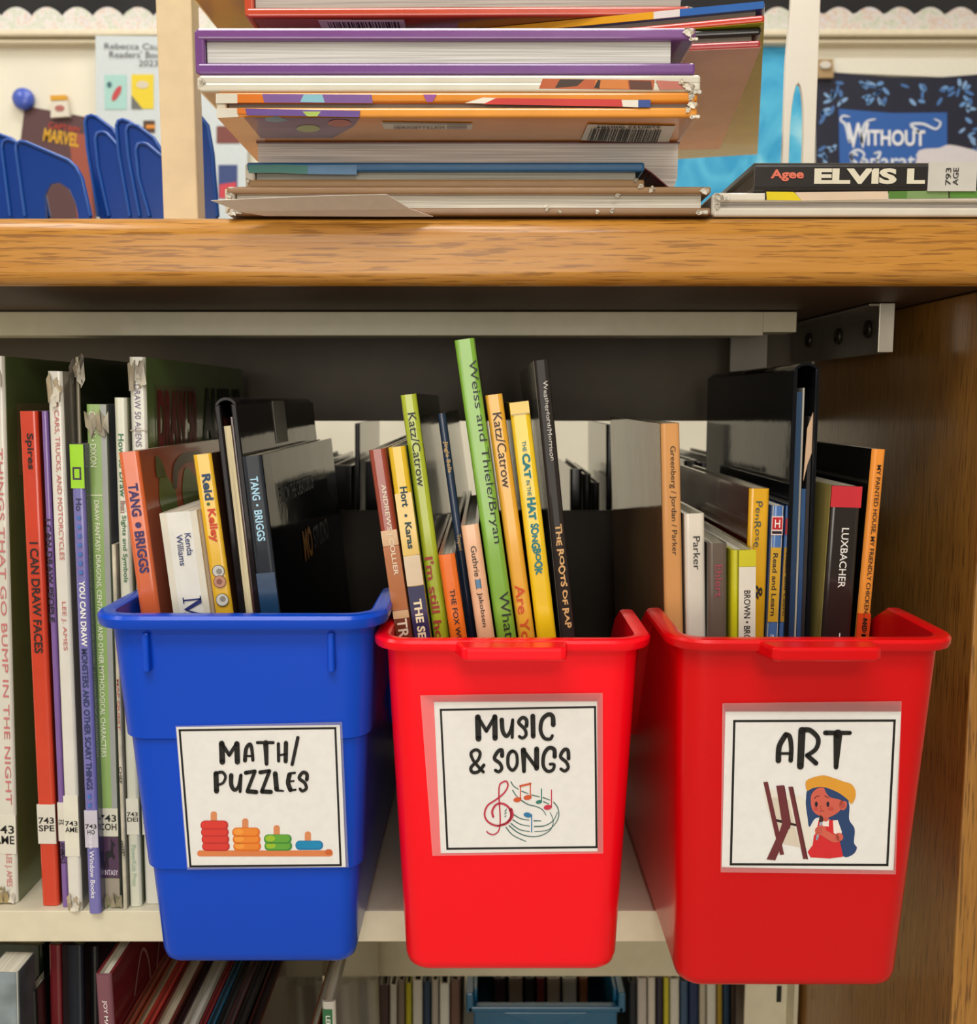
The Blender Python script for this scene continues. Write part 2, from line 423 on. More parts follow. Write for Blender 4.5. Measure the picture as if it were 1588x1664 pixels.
# sky blue sheet
def cloud_mat():
    m = bpy.data.materials.new('blue_watercolour'); m.use_nodes = True
    N = m.node_tree.nodes; L = m.node_tree.links; tc = N.new('ShaderNodeTexCoord'); n1 = N.new('ShaderNodeTexNoise')
    n1.inputs['Scale'].default_value = 13; n1.inputs['Detail'].default_value = 3; n1.inputs['Distortion'].default_value = 1.2
    rp = N.new('ShaderNodeValToRGB'); cr = rp.color_ramp
    cr.elements[0].position = .36; cr.elements[0].color = lin('2fa0d4'); cr.elements[1].position = .7; cr.elements[1].color = lin('a4e2f2')
    e = cr.elements.new(.55); e.color = lin('56c0e6')
    L.new(tc.outputs['Object'], n1.inputs['Vector']); L.new(n1.outputs['Fac'], rp.inputs[0]); L.new(rp.outputs[0], N['Principled BSDF'].inputs['Base Color'])
    N['Principled BSDF'].inputs['Roughness'].default_value = .6
    return m
flat_px('wall_hanging', YP, [([(1030, 420), (1306, 420), (1306, 72), (1030, 72)], cloud_mat(), '', 0)], label='bright blue watercolour sheet on the board behind the book stack', cat='poster')
# navy leaf poster
ps = thing('leaf_poster', 'navy poster with pale blue leaves and a blue title banner, behind the black book', 'poster', Matrix.Identity(4))
top = [(1650, 112), (1588, 121), (1520, 126), (1450, 125), (1390, 121), (1345, 116), (1326, 115)]
flat_px('poster_sheet', YP - .004, [([(1326, 420), (1650, 420)] + top, '1c1e34', 'card', 0)], ps)
random.seed(11); lv = []
for k in range(230):
    x, y = random.uniform(1334, 1600), random.uniform(134, 330)
    if 1355 < x < 1548 and y > 168: continue
    lv.append((ell(x, y, random.uniform(6, 9), random.uniform(2.2, 3.4), random.uniform(0, 3.1), 10), random.choice(['6c9ad0', '4c78b4', '8ab0dc']), 'ink', 1))
flat_px('leaf_pattern', YP - .004, lv, ps)
flat_px('title_banner', YP - .005, [([(1366, 400), (1540, 400), (1539, 183), (1450, 184), (1363, 177)], '2f62b0', 'card', 1)], ps)
mb = MB()
text_px(mb, YP - .005, "W", [(1376, 241), (1412, 241), (1412, 200), (1376, 200)], 'eef0f4', .02, 0, 3)
text_px(mb, YP - .005, "ITHOUT", [(1409, 237), (1503, 238), (1503, 212), (1409, 211)], 'eef0f4', .03, 0, 3)
text_px(mb, YP - .005, "Separation", [(1380, 285), (1530, 285), (1530, 248), (1380, 248)], 'dfe6f0', .01, 0, 3)
for b in ([(1380, 230), (1374, 204), (1366, 196), (1369, 189), (1380, 190)], [(1400, 232), (1401, 212), (1408, 198), (1422, 194)], [(1492, 214), (1480, 203), (1500, 202), (1520, 210), (1528, 200), (1518, 194)], [(1384, 262), (1383, 250), (1394, 244), (1404, 251), (1398, 262)], [(1424, 262), (1430, 248), (1420, 250)]):
    for pl in brush(b, 5, 2.5):
        P = [at(x, y, YP - .005) for x, y in pl]; mb.add([(p.x, YP - .0068, p.z) for p in P], [tuple(range(len(P)))], mat('dfe6f0', 'ink'))
mb.build('poster_lettering', ps)
flat_px('white_animal_picture', YP - .005, [(smooth([(1490, 252), (1500, 243), (1525, 241), (1540, 236), (1565, 240), (1600, 250), (1630, 262), (1630, 300), (1500, 290)]), 'dcd6da', 'card', 4)], ps)
flat_px('paper_sheet', YP - .002, [([(1357, 118), (1650, 130), (1650, 94), (1357, 94)], 'eae6d6', 'card', 0)], label='white paper sheet tucked behind the top of the navy leaf poster', cat='paper')
ps = thing('poster_clip', 'small steel and brown clip at the top corner of the navy poster', 'clip', Matrix.Identity(4))
flat_px('clip_face', YP - .014, [([(1330, 126), (1355, 126), (1354, 96), (1329, 96)], 'b0946c', 'plastic', 0)], ps, thick=.01)
flat_px('clip_spring', YP - .018, [(ell(1342, 105, 9, 6), 'd8d2c6', 'metal', 0)], ps, thick=.006)

# ------------------------------------------------------------------ shelving unit and countertop
XP = .240; YK = .735
su = thing('shelving_unit', 'metal double sided library shelving unit with an oak end panel on the right', 'shelving', Matrix.Translation((0, 0, ZF)))
dz = -ZF
mb = MB(); mb.box((XP, .478, 0), (XP + .019, 1.02, ZCB + dz - .0005), OAKV); mb.build('end_panel', su, .001)
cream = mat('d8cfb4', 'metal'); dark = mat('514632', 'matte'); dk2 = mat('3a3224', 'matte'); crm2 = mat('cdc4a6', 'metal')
XL = -.62; XS = .2185
mb = MB()                                     # shelf: folded steel tray with a rolled front lip
mb.box((XL, .5015, ZS - .0012), (XS, YK, ZS), cream)
mb.box((XL, .5, ZS - .0175), (XS, .502, ZS + .0), cream); mb.box((XL, .502, ZS - .0175), (XS, .513, ZS - .0163), cream)
for o in [mb.build('shelf', su, .0005)]: o.location = (0, 0, dz)
def upart(name, boxes, m, bevel=.0004):
    mb = MB()
    for a, b in boxes: mb.box(a, b, m)
    o = mb.build(name, su, bevel); o.location = (0, 0, dz); return o
upart('top_rail', [((XL, .60, .0385), (.165, .604, ZCB - .001)), ((XL, .604, .0385), (.165, .625, .0397)), ((.165, .600, .0405), (.185, .625, ZCB - .001))], crm2)
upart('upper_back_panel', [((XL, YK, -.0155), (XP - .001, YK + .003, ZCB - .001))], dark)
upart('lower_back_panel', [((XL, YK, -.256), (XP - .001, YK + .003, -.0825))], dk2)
upart('back_flange', [((XL, YK - .012, ZS + .0003), (XP - .0015, YK - .001, ZS + .0145))], cream)
upart('rear_shelf', [((XL, YK + .004, ZS - .0012), (XS, 1.0, ZS)), ((XL, 1.0, ZS - .0175), (XS, 1.0012, ZS))], cream)
upart('shelf_beam', [((XL, YK + .012, -.462), (XP - .002, YK + .016, ZS - .004))], crm2)
ZL = -.602
upart('lower_shelf', [((XL, .5, ZL - .02), (XS, 1.0, ZL))], cream)
ru = MB()
ru.box((.201, YK - .012, -.90), (.2365, YK - .009, ZS - .004), cream); ru.box((.2335, YK - .030, -.90), (.2365, YK - .012, ZS - .004), cream)
o = ru.build('upright', su); o.location = (0, 0, dz)
sl = MB()
for k in range(9): sl.box((.2255, YK - .0131, -.30 - k * .021), (.2290, YK - .0119, -.287 - k * .021), mat('14120f'))
sl.build('slots', o)
mb = MB(); x0 = .222                          # steel bracket under the counter, along the end panel
mb.box((x0, .552, .0262), (x0 + .0016, .728, ZCB - .0006), mat('a09a8c', 'steel')); mb.box((x0 - .0068, .5505, .0262), (x0 + .0016, .5522, ZCB - .0006), mat('d8d2c2', 'steel'))
mb.box((x0 - .012, .552, ZCB - .0020), (x0 + .0016, .728, ZCB - .0007), mat('a09a8c', 'steel'))
br = mb.build('bracket', su, .0003); br.location = (0, 0, dz)
for yy, zz in ((.583, .041), (.632, .040), (.69, .041)):
    b = MB(); b.lathe([(.0052, 0), (.005, .0016), (.0034, .0022), (.003, .0012)], (x0 - .0001, yy, zz), (-1, 0, 0), mat('4a443a', 'steel'), 14); b.build('bolt', br, smooth=True)
upart('corner_plate', [((.170, .700, .006), (.196, .703, ZCB - .001))], mat('8f887a', 'metal'))
# countertop with a rounded nose
prof = []; y0, rr, r2 = .4695, .0085, .006
for k in range(7): a = R(90 * k / 6); prof.append((y0 + r2 - r2 * math.sin(a), ZCB + r2 - r2 * math.cos(a)))
for k in range(9): a = R(90 * k / 8); prof.append((y0 + rr - rr * math.cos(a), ZC - rr + rr * math.sin(a)))
prof += [(1.03, ZC), (1.03, ZCB)]
mb = MB(); n = len(prof)
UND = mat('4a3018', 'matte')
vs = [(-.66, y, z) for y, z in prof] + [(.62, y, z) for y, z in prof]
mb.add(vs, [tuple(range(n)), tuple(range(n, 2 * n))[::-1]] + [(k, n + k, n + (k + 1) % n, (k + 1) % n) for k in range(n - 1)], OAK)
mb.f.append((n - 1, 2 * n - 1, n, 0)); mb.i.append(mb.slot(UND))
o = mb.build('countertop'); tag(o, 'long oak countertop with a rounded front edge above the shelf', 'countertop')
for p in o.data.polygons: p.use_smooth = len(p.vertices) == 4 and abs(p.normal.x) < .1 and p.area < .02

# ------------------------------------------------------------------ uprights and bookends on the counter
mb = MB(); YQ = .62
pl = [at(265, 345, YQ).x, at(322, 345, YQ).x]
mb.box((pl[0], YQ, ZC), (pl[1], YQ + .016, .36), mat('dcc7a0', 'metal'))
tag(mb.build('metal_post', bevel=.001), 'flat cream metal post standing on the counter left of the book stack', 'post')
YQ = .66; P = lambda x, y: at(x, y, YQ)
xa, xz = P(1272, 250).x, P(1325, 250).x; sa, sz = P(1283, 250).x, P(1305, 250).x; zt = P(1290, 135).z; ztop = .36
pts = [(xa, YQ, ZC + .0004), (xa, YQ, .215), (xa + .002, YQ, .25), (xa + .004, YQ, ztop), (xz, YQ, ztop), (xz, YQ, ZC + .0004), (sz, YQ, ZC + .0004)]
pts += [((sa + sz) / 2 + .5 * (sz - sa) * math.cos(R(180 * k / 10)), YQ, zt - .035 + .035 * math.sin(R(180 * k / 10))) for k in range(11)] + [(sa, YQ, ZC + .0004)]
mb = MB(); mb.prism(pts, (0, .004, 0), mat('e9e2d2', 'plastic'))
tag(mb.build('slotted_upright', bevel=.0008), 'white upright panel with a long rounded slot standing right of the book stack', 'post')
def bookend(px, Y, label, hole=None):
    P = [at(x, y, Y) for x, y in px]
    base = Vector((sum(p.x for p in P) / len(P), Y, ZC))
    t = thing('bookend', label, 'bookend', Matrix.Translation(base), 'blue plastic bookends on the counter')
    m = mat('083c92', 'plastic')
    low = [(P[0].x, ZC + .0005), (P[-1].x, ZC + .0005)]
    o2 = [(low[0][0], low[0][1])] + [(p.x, p.z) for p in P] + [(low[1][0], low[1][1])]
    if hole:
        hp = [at(x, y, Y) for x, y in hole]
        o2 += [(hp[-1].x, ZC + .0005)] + [(p.x, p.z) for p in hp[::-1]] + [(hp[0].x, ZC + .0005)]
    mb = MB(); mb.prism([(x - base.x, 0, z - ZC) for x, z in o2], (0, .0028, 0), m); mb.build('panel', t, .0009)
    C = [Vector((p.x - base.x, -.0004, p.z - ZC)) for p in P]; rb = MB(); seg = 8
    for k, c in enumerate(C):
        d = (C[min(k + 1, len(C) - 1)] - C[max(k - 1, 0)]).normalized(); u = Vector((0, 1, 0)); v = d.cross(u)
        rb.v += [tuple(c + u * .0022 * math.cos(2 * math.pi * j / seg) + v * .0015 * math.sin(2 * math.pi * j / seg)) for j in range(seg)]
    rb.slot(mat('1450a8', 'plastic'))  # rim added in lighter blue to paint highlight lines along the panel edge
    for k in range(len(C) - 1):
        for j in range(seg): rb.f.append((k * seg + j, k * seg + (j + 1) % seg, (k + 1) * seg + (j + 1) % seg, (k + 1) * seg + j)); rb.i.append(0)
    rb.build('added_highlight_rim', t, smooth=True)
    fb = MB(); fb.box((low[0][0] - base.x, .0032, .0006), (low[1][0] - base.x, .011, .0026), m); fb.build('foot', t)
def holder(x, y, w, h2):
    return [(x + 22, 352), (x + 4, y + 55), (x, y + 10), (x + 3, y + 2), (x + 10, y), (x + 18, y + 2), (x + w * .6, y + 22), (x + w * .85, y + 52), (x + w * .97, y + h2), (x + w + 8, 352)]
bookend([(-70, 352), (-80, 200), (-60, 190), (0, 219), (20, 226), (50, 250), (60, 352)], .842, 'blue plastic bookend at the far left edge, backmost of its nest of three')
bookend([(18, 352), (4, 240), (6, 230), (14, 227), (26, 231), (60, 255), (80, 352)], .826, 'blue plastic bookend at the far left, middle one of its nest of three')
bookend([(42, 352), (28, 250), (27, 236), (34, 230), (44, 232), (112, 261), (124, 272), (134, 290), (148, 352)], .81, 'blue plastic bookend with an arched finger hole, front of the left nest', hole=[(75, 348), (73, 318), (82, 300), (96, 297), (112, 308), (122, 330), (126, 348)])
for k, (x, y, w_, lab) in enumerate(((139, 188, 74, 'tall blue plastic bookend, leftmost of the group beside the cream post'),
                                    (156, 215, 60, 'blue plastic bookend tucked second in the group beside the cream post'),
                                    (190, 195, 80, 'tall blue plastic bookend in the middle of the group beside the cream post'),
                                    (206, 203, 74, 'blue plastic bookend fourth from the left beside the cream post'),
                                    (222, 233, 70, 'shorter blue plastic bookend nearest the cream post, front of its group'))):
    bookend(holder(x, y, w_, 110), .842 - k * .0158, lab)
bookend([(290, 352), (285, 180), (300, 168), (318, 180), (338, 205), (346, 250), (354, 352)], .72, 'blue plastic bookend showing just right of the cream post')
# ------------------------------------------------------------------ book bins
def bin_mesh(root, hwT, hwB, yfT, yfB, Hf, depth, hexc, rimo=.0055, rimh=.0048, r=.013, steps=(), low=.55):
    ybk = yfB + depth
    m = mat(hexc, 'bin')
    def ring(z, off):
        s = max(0, min(1, z / Hf)); hw = hwB + (hwT - hwB) * s + off; yf = yfB + (yfT - yfB) * s - off; yb = ybk + .006 * s + off
        rr = max(r + off, .002); cyy = (yf + yb) / 2; hd = (yb - yf) / 2
        o = []
        cs = [(-1, -1, 180), (1, -1, 270), (1, 1, 0), (-1, 1, 90)]
        for j, (sx, sy, a0) in enumerate(cs):
            for k in range(8):
                a = R(a0 + 90 * k / 7); o.append((sx * (hw - rr) + rr * math.cos(a), cyy + sy * (hd - rr) + rr * math.sin(a)))
            nx = cs[(j + 1) % 4]; p = o[-1]
            a = R(nx[2]); q = (nx[0] * (hw - rr) + rr * math.cos(a), cyy + nx[1] * (hd - rr) + rr * math.sin(a))
            for k in range(1, 16): o.append((p[0] + (q[0] - p[0]) * k / 16, p[1] + (q[1] - p[1]) * k / 16))
        return o
    ref = ring(Hf, 0)
    def zt(y):
        d = (y - yfT)
        t = max(0, min(1, (d - .058) / .10)); t = t * t * (3 - 2 * t)
        return Hf - (Hf * low) * t
    tops = [zt(p[1]) for p in ref]
    so = lambda z: sum(s[1] for s in steps if z < s[0])
    rows = [('b', 0, -.007), ('b', .0009, -.0035), ('b', .003, -.001), ('b', .007, 0)]
    for z, o in sorted(steps): rows += [('b', z - .0010, 0), ('b', z + .0002, 0)]
    rows += [('t', -rimh - .0006, 0), ('t', -rimh, rimo * .9), ('t', -rimh * .75, rimo), ('t', -rimh * .3, rimo), ('t', -rimh * .06, rimo * .8), ('t', 0, rimo * .5), ('t', 0, -.0005), ('t', -.0007, -.0018), ('b', .009, -.002), ('b', .0028, -.006)]
    V = []
    for kind, dz_, off in rows:
        for i, tz in enumerate(tops):
            z = (tz + dz_) if kind == 't' else min(dz_, tz - rimh - .001) if dz_ > .01 else dz_
            V.append((i, z, off - so(z)))
    cache = {}
    vs = []
    for i, z, off in V:
        k = (round(z, 6), round(off, 6))
        if k not in cache: cache[k] = ring(z, off)
        vs.append((*cache[k][i], z))
    n = len(ref); mb = MB()
    fs = [(j * n + k, j * n + (k + 1) % n, (j + 1) * n + (k + 1) % n, (j + 1) * n + k) for j in range(len(rows) - 1) for k in range(n)]
    fs += [tuple(range(n))[::-1], tuple(range((len(rows) - 1) * n, len(rows) * n))]
    mb.add(vs, fs, m)
    o = mb.build('body', root, smooth=True)
    try: o.data.set_sharp_from_angle(angle=R(35))
    except Exception: pass
    return o
class Plane:
    def __init__(s, root, p0, p1):                       # two points (y, z) of the front wall in world space
        s.root = root; s.p0 = Vector((0, *p0)); d = Vector((0, p1[0] - p0[0], p1[1] - p0[1])).normalized()
        s.n = Vector((0, -d.z, d.y)); s.inv = root.matrix_world.inverted() if False else Matrix.Translation(-root.location)
    def __call__(s, x, y, off):
        return s.inv @ hit(x, y, s.p0 + s.n * off, s.n)
class Art:
    """flat printed pieces, coordinates read from an enlarged view of the card"""
    def __init__(s, plane, ox, oy, k): s.p, s.ox, s.oy, s.k = plane, ox, oy, k
    def q(s, x, y, off): return s.p(s.ox + x * s.k, s.oy + y * s.k, off)
    def poly(s, mb, pts, hx, ly=1, kind='ink'): mb.add([s.q(x, y, .0006 + ly * .00012) for x, y in pts], [tuple(range(len(pts)))], mat(hx, kind))
    def stroke(s, mb, pts, w0, w1=None, hx='131211', ly=3, closed=False):
        for pl in brush(pts, w0, w1, closed): s.poly(mb, pl, hx, ly)
    def slab(s, mb, pts, m, o0, o1):
        a = [s.q(x, y, o0) for x, y in pts]; b = [s.q(x, y, o1) for x, y in pts]; n = len(pts)
        mb.add(a + b, [tuple(range(n)), tuple(range(n, 2 * n))] + [(k, (k + 1) % n, n + (k + 1) % n, n + k) for k in range(n)], m)
def make_card(root, art, card, border, bw, lam, strokes, W=1):
    cb = MB(); art.slab(cb, card, mat('eae8e4', 'card'), .0001, .0006); c = cb.build('label_card', root)
    c['label'] = 'white paper label card with a black border'
    b = MB()
    for k in range(4):
        p, q = Vector(border[k]), Vector(border[(k + 1) % 4]); d = (q - p).normalized() * bw * .5; nn = Vector((-d.y, d.x))
        art.poly(b, [p - d + nn, q + d + nn, q + d - nn, p - d - nn], '131211', 1.2)
    b.build('border', c)
    l = MB()
    for st in strokes:
        pts, w0 = st[0], st[1]; w1 = st[2] if len(st) > 2 else w0; cl = len(st) > 3
        art.stroke(l, pts, w0, w1, closed=cl)
    l.build('lettering', c)
    if lam:
        lm = MB(); q = [Vector(p) for p in lam]; cen = sum(q, Vector((0, 0))) / 4; inn = [Vector(p) for p in card]
        for k in range(4): art.slab(lm, [q[k], q[(k + 1) % 4], inn[(k + 1) % 4], inn[k]], CLEAR, .0008 + .0009, .0008 + .0010); lm.build('laminate_sleeve', c)
    return c
ZB = ZS + .0006
# blue
bl = thing('book_bin', 'blue plastic book bin with a MATH/PUZZLES label, left of the two red bins', 'bin', Matrix.Translation((-.1115, 0, ZB)), 'plastic book bins on the shelf')
HB = -.094 - ZB
bin_mesh(bl, .0600, .0505, .429, .4435, HB, .265, '0046c6', .0062, .0062, .013, ((.118, .0018), (.052, .0018)))
m = mat('0046c6', 'bin')
for px in (235, 537):
    mb = MB(); a = at(px, 1028, .4275); b_ = at(px, 1090, .431)
    mb.box((a.x - .0016 + .1115, .4268, b_.z - ZB), (a.x + .0016 + .1115, .436, a.z - ZB), m); mb.build('rib', bl, .001)
art = Art(Plane(bl, (.4455, ZB + .0), (.4288, ZB + HB)), 250, 1140, 350 / 1588)
K = [([(500, 310), (505, 445)], 42), ([(503, 312), (556, 395)], 26), ([(556, 395), (612, 308)], 26), ([(612, 312), (616, 445)], 40),
     ([(672, 435), (680, 350), (708, 315), (722, 350), (730, 432)], 30, 24), ([(675, 402), (732, 402)], 15),
     ([(763, 303), (880, 303)], 22), ([(825, 305), (831, 460)], 40, 28), ([(918, 312), (920, 438)], 24), ([(920, 397), (972, 388)], 16), ([(974, 306), (972, 440)], 32), ([(1062, 266), (1020, 464)], 25),
     ([(458, 532), (462, 660)], 38), ([(462, 528), (505, 522), (528, 555), (510, 600), (472, 615)], 24, 18),
     ([(570, 545), (571, 615), (595, 652), (625, 625), (640, 545)], 34, 22), ([(643, 542), (636, 664)], 22),
     ([(678, 526), (745, 514)], 30, 26), ([(745, 516), (692, 652)], 26), ([(692, 662), (755, 668)], 32), ([(785, 522), (852, 512)], 30, 26), ([(852, 514), (798, 656)], 26), ([(798, 664), (862, 667)], 32),
     ([(895, 532), (905, 645)], 36), ([(905, 655), (955, 660)], 20, 12), ([(1000, 540), (990, 600), (1008, 652)], 34), ([(1003, 530), (1040, 526)], 17), ([(1000, 590), (1032, 586)], 13), ([(1008, 655), (1045, 650)], 16),
     ([(1128, 575), (1128, 535), (1098, 524), (1072, 565), (1112, 600), (1124, 640), (1096, 660), (1078, 645)], 28, 22)]
card = make_card(bl, art, [(165, 188), (1372, 172), (1415, 1220), (250, 1222)], [(190, 212), (1338, 196), (1378, 1206), (270, 1216)], 15, [(160, 180), (1388, 150), (1436, 1222), (246, 1240)], K)
pm = MB()
art.poly(pm, rrect(820, 1120, 500, 22, 20), 'd97f4a', 1); art.poly(pm, rrect(1290, 1110, 26, 20, 18), 'c9622f', 1.5)
for cx, n, c1, c2, c0 in ((452, 4, 'd8392f', 'c22a28', 1068), (682, 3, 'e8862c', 'dd6c14', 1068), (912, 2, '62a638', '3c8a36', 1066), (1140, 1, '1187b8', '0a74ac', 1060)):
    top = c0 - (n - 1) * 52
    art.poly(pm, rrect(cx - 10 + (4 - n) * 2, top - 62, 23, 40, 20), 'd98a5a', 1)
    for j in range(n):
        yy = c0 - j * 52; xx = cx - j * 4 + 6
        art.poly(pm, rrect(xx, yy, 102, 34, 32), c2, 1.6 + .5 * j); art.poly(pm, rrect(xx - 4, yy - 4, 92, 27, 25), c1, 1.9 + .5 * j)
        if n in (2, 3): art.poly(pm, ell(xx - 55, yy - 4, 36, 22), {3: 'f09a3c', 2: '9cbf2a'}[n], 2.1 + .5 * j)
pm.build('stacking_rings_picture', card)

def red_bin(label, cx, hwT, hwB, yfT, yfB, H, hexc, tab):
    rt = thing('book_bin', label, 'bin', Matrix.Translation((cx, 0, ZB)), 'plastic book bins on the shelf')
    bin_mesh(rt, hwT, hwB, yfT, yfB, H, .262, hexc, .0055, .0050, .012)
    mb = MB(); m = mat(hexc, 'bin'); x0, x1, x2, x3 = tab; yf = yfT
    z1 = H - .0012; z0 = H - .0100
    z1 = H - .0006; z0 = H - .0066
    o = [(x0, yf - .0010), (x0 + .0022, yf - .0085), (x0 + .0040, yf - .0150), (x0 + .0065, yf - .0162), (x3 - .0040, yf - .0162), (x3 - .0015, yf - .0150), (x3 - .0008, yf - .0085), (x3, yf - .0010)]
    mb.prism([(x, y, z0) for x, y in o], (0, 0, z1 - z0), m); mb.build('handle_tab', rt, .0014, seg=3)
    return rt
mi = red_bin('bright red book bin with a MUSIC & SONGS label, standing between two other bins', .0108, .0572, .0505, .427, .4405, -.1046 - ZB, 'ff081d', (-.0262, 0, 0, .0242))
art = Art(Plane(mi, (.4405, ZB), (.427, -.1046)), 680, 1110, 330 / 1588)
K = [([(465, 268), (470, 435)], 46), ([(468, 270), (532, 375)], 28), ([(532, 375), (597, 265)], 28), ([(598, 265), (600, 430)], 42),
     ([(652, 288), (660, 375), (690, 415), (722, 370), (738, 288)], 36, 24), ([(738, 288), (734, 425)], 24),
     ([(846, 335), (845, 288), (815, 270), (785, 308), (832, 360), (842, 405), (815, 430), (790, 418)], 30, 24), ([(895, 258), (898, 415)], 38),
     ([(1055, 325), (1050, 262), (1015, 246), (968, 288), (956, 370), (985, 430), (1030, 438), (1048, 412)], 38, 24),
     ([(512, 642), (470, 692), (425, 698), (412, 660), (468, 600), (482, 545), (450, 522), (412, 548), (428, 602), (470, 655), (508, 695)], 26, 24),
     ([(655, 570), (652, 525), (622, 536), (595, 590), (638, 628), (652, 668), (628, 694), (602, 682)], 32, 24), ([(737, 532), (704, 565), (703, 645), (737, 682), (770, 640), (768, 560)], 28, 24, 1),
     ([(822, 525), (826, 690)], 44, 30), ([(825, 530), (918, 655)], 28), ([(925, 516), (925, 665)], 40), ([(1066, 575), (1062, 520), (1020, 508), (982, 560), (978, 648), (1012, 690), (1052, 678), (1062, 638), (1030, 634)], 34, 22),
     ([(1175, 590), (1170, 528), (1140, 522), (1112, 575), (1158, 620), (1172, 662), (1145, 688), (1115, 672)], 30, 24)]
card = make_card(mi, art, [(122, 148), (1398, 143), (1402, 1315), (175, 1330)], [(175, 210), (1382, 187), (1394, 1283), (227, 1296)], 16, [(15, 95), (1442, 76), (1446, 1332), (110, 1352)], K)
pm = MB(); cr = 'bf3048'
st = lambda p, w, w1=None, h='24605a', ly=2: art.stroke(pm, p, w, w1, h, ly)
st([(585, 1045), (578, 1000), (610, 950), (665, 945), (715, 985), (722, 1050), (680, 1100), (610, 1115), (545, 1085), (518, 1030), (540, 960), (610, 910), (670, 860), (700, 805), (690, 770), (660, 775), (635, 800), (630, 880), (640, 1060), (630, 1150), (590, 1185), (550, 1175), (535, 1160)], 17, 9, cr, 3)
st([(722, 990), (732, 1040), (690, 1095), (620, 1118)], 30, 14, cr, 3)
for p in ([(724, 772), (745, 805), (782, 830)], [(808, 845), (860, 865)], [(888, 876), (948, 890)], [(738, 838), (760, 875), (775, 888)], [(806, 918), (860, 950), (920, 965), (970, 990), (998, 1032)], [(975, 895), (1028, 915)], [(980, 928), (1020, 945)], [(1058, 932), (1090, 975), (1098, 1040), (1070, 1100), (1010, 1150), (910, 1162)],
          [(748, 1030), (800, 1060), (865, 1072)], [(740, 1070), (800, 1105), (868, 1118)], [(908, 1122), (990, 1115), (1055, 1075), (1088, 1010)], [(724, 1098), (790, 1145), (870, 1162)], [(710, 1115), (780, 1170), (860, 1198), (950, 1195), (1030, 1150), (1055, 1080), (1030, 1010)], [(686, 1128), (740, 1190), (840, 1238)], [(905, 1077), (960, 1078)], [(678, 1003), (690, 985)], [(676, 1022), (690, 1012)], [(678, 1045), (686, 1036)]):
    st(p, 8, 5)
for (cx, cy, ang, hx, tops) in ((775, 912, -.15, 'd2572e', (798, 805)), (855, 895, -.15, 'd2572e', (876, 785)), (943, 930, -.2, '2d7a6c', (963, 828)), (1012, 972, -.15, 'c8334c', (1041, 836)), (855, 1032, .2, '2a76a8', (886, 1165))):
    art.poly(pm, ell(cx, cy, 32 if cx != 943 else 25, 19 if cx != 943 else 14, ang), hx, 3); st([(tops[0], cy - 4 if cx != 855 or cy < 1000 else 1030), (tops[0], tops[1])], 8, 8, hx, 3)
st([(796, 806), (877, 787)], 15, 15, 'd2572e', 3)
pm.build('music_notes_picture', card)

ri = red_bin('deep red book bin with an ART label, beside the oak end panel', .1392, .0568, .0515, .411, .4275, -.1004 - ZB, 'd2040d', (-.0262, 0, 0, .0242))
art = Art(Plane(ri, (.4275, ZB), (.411, -.1004)), 1150, 1120, 350 / 1588)
K = [([(523, 525), (530, 420), (578, 335)], 42, 38), ([(578, 335), (606, 350), (618, 430), (614, 525)], 36, 34), ([(530, 474), (612, 474)], 20),
     ([(697, 305), (685, 568)], 54, 50), ([(705, 300), (760, 305), (816, 365), (800, 440), (735, 488)], 40, 30), ([(735, 488), (800, 545)], 34, 36), ([(870, 322), (1050, 322)], 36, 30), ([(962, 330), (948, 575)], 66, 34)]
card = make_card(ri, art, [(132, 165), (1428, 165), (1372, 1335), (105, 1312)], [(198, 235), (1380, 231), (1326, 1296), (172, 1291)], 17, [(110, 103), (1432, 88), (1388, 1365), (97, 1350)], K)
pm = MB(); pl = lambda p, h, ly=1: art.poly(pm, p, h, ly)
pl([(412, 765), (470, 740), (700, 790), (725, 850), (780, 1150), (740, 1180), (560, 1140), (500, 1110)], 'e6e0d2', .8)
pl([(478, 795), (600, 815), (680, 1165), (560, 1140), (500, 1080)], 'd8cbb8', 1.0)
dk = '6a2a30'; dk3 = '572026'
pl([(500, 955), (660, 995), (660, 1012), (500, 975)], '2a1416', 1.8)
pl([(412, 685), (445, 682), (525, 1035), (565, 1218), (535, 1222), (495, 1060)], dk, 2)
pl([(507, 712), (563, 708), (612, 985), (600, 1030), (500, 1262), (436, 1255), (530, 1050), (550, 990)], dk, 2.4)
pl([(563, 708), (570, 718), (616, 990), (606, 1030), (598, 1030), (608, 985)], dk3, 2.6)
pl([(596, 720), (628, 718), (740, 1250), (705, 1252)], dk, 2.2); pl([(620, 718), (632, 722), (742, 1252), (732, 1255)], dk3, 2.4)
nav = '24406e'; skn = 'd0604e'
pl(smooth([(760, 740), (860, 720), (1000, 770), (1045, 850), (1045, 960), (1085, 1030), (1080, 1130), (1102, 1170), (1070, 1220), (1000, 1230), (960, 1100), (900, 960), (800, 950), (752, 1015), (738, 950), (725, 820)]), nav, 1.2)
pl([(738, 1200), (775, 1150), (795, 1000), (820, 965), (950, 965), (985, 1060), (975, 1120), (1000, 1235), (900, 1248), (760, 1240)], 'd4252c', 1.5)
pl([(775, 1030), (785, 985), (820, 965), (810, 1010), (790, 1080)], 'f0e4da', 1.7); pl([(925, 968), (960, 965), (990, 1050), (985, 1090), (930, 1060)], 'f0e4da', 1.7); pl([(840, 975), (895, 965), (895, 1012), (850, 1010)], 'f0e4da', 1.7)
pl([(855, 930), (890, 930), (895, 965), (870, 978), (848, 965)], 'c4564a', 1.9)
pl(smooth([(770, 770), (830, 725), (930, 745), (990, 800), (995, 860), (960, 910), (890, 945), (830, 935), (780, 900), (762, 840)]), skn, 2.0)
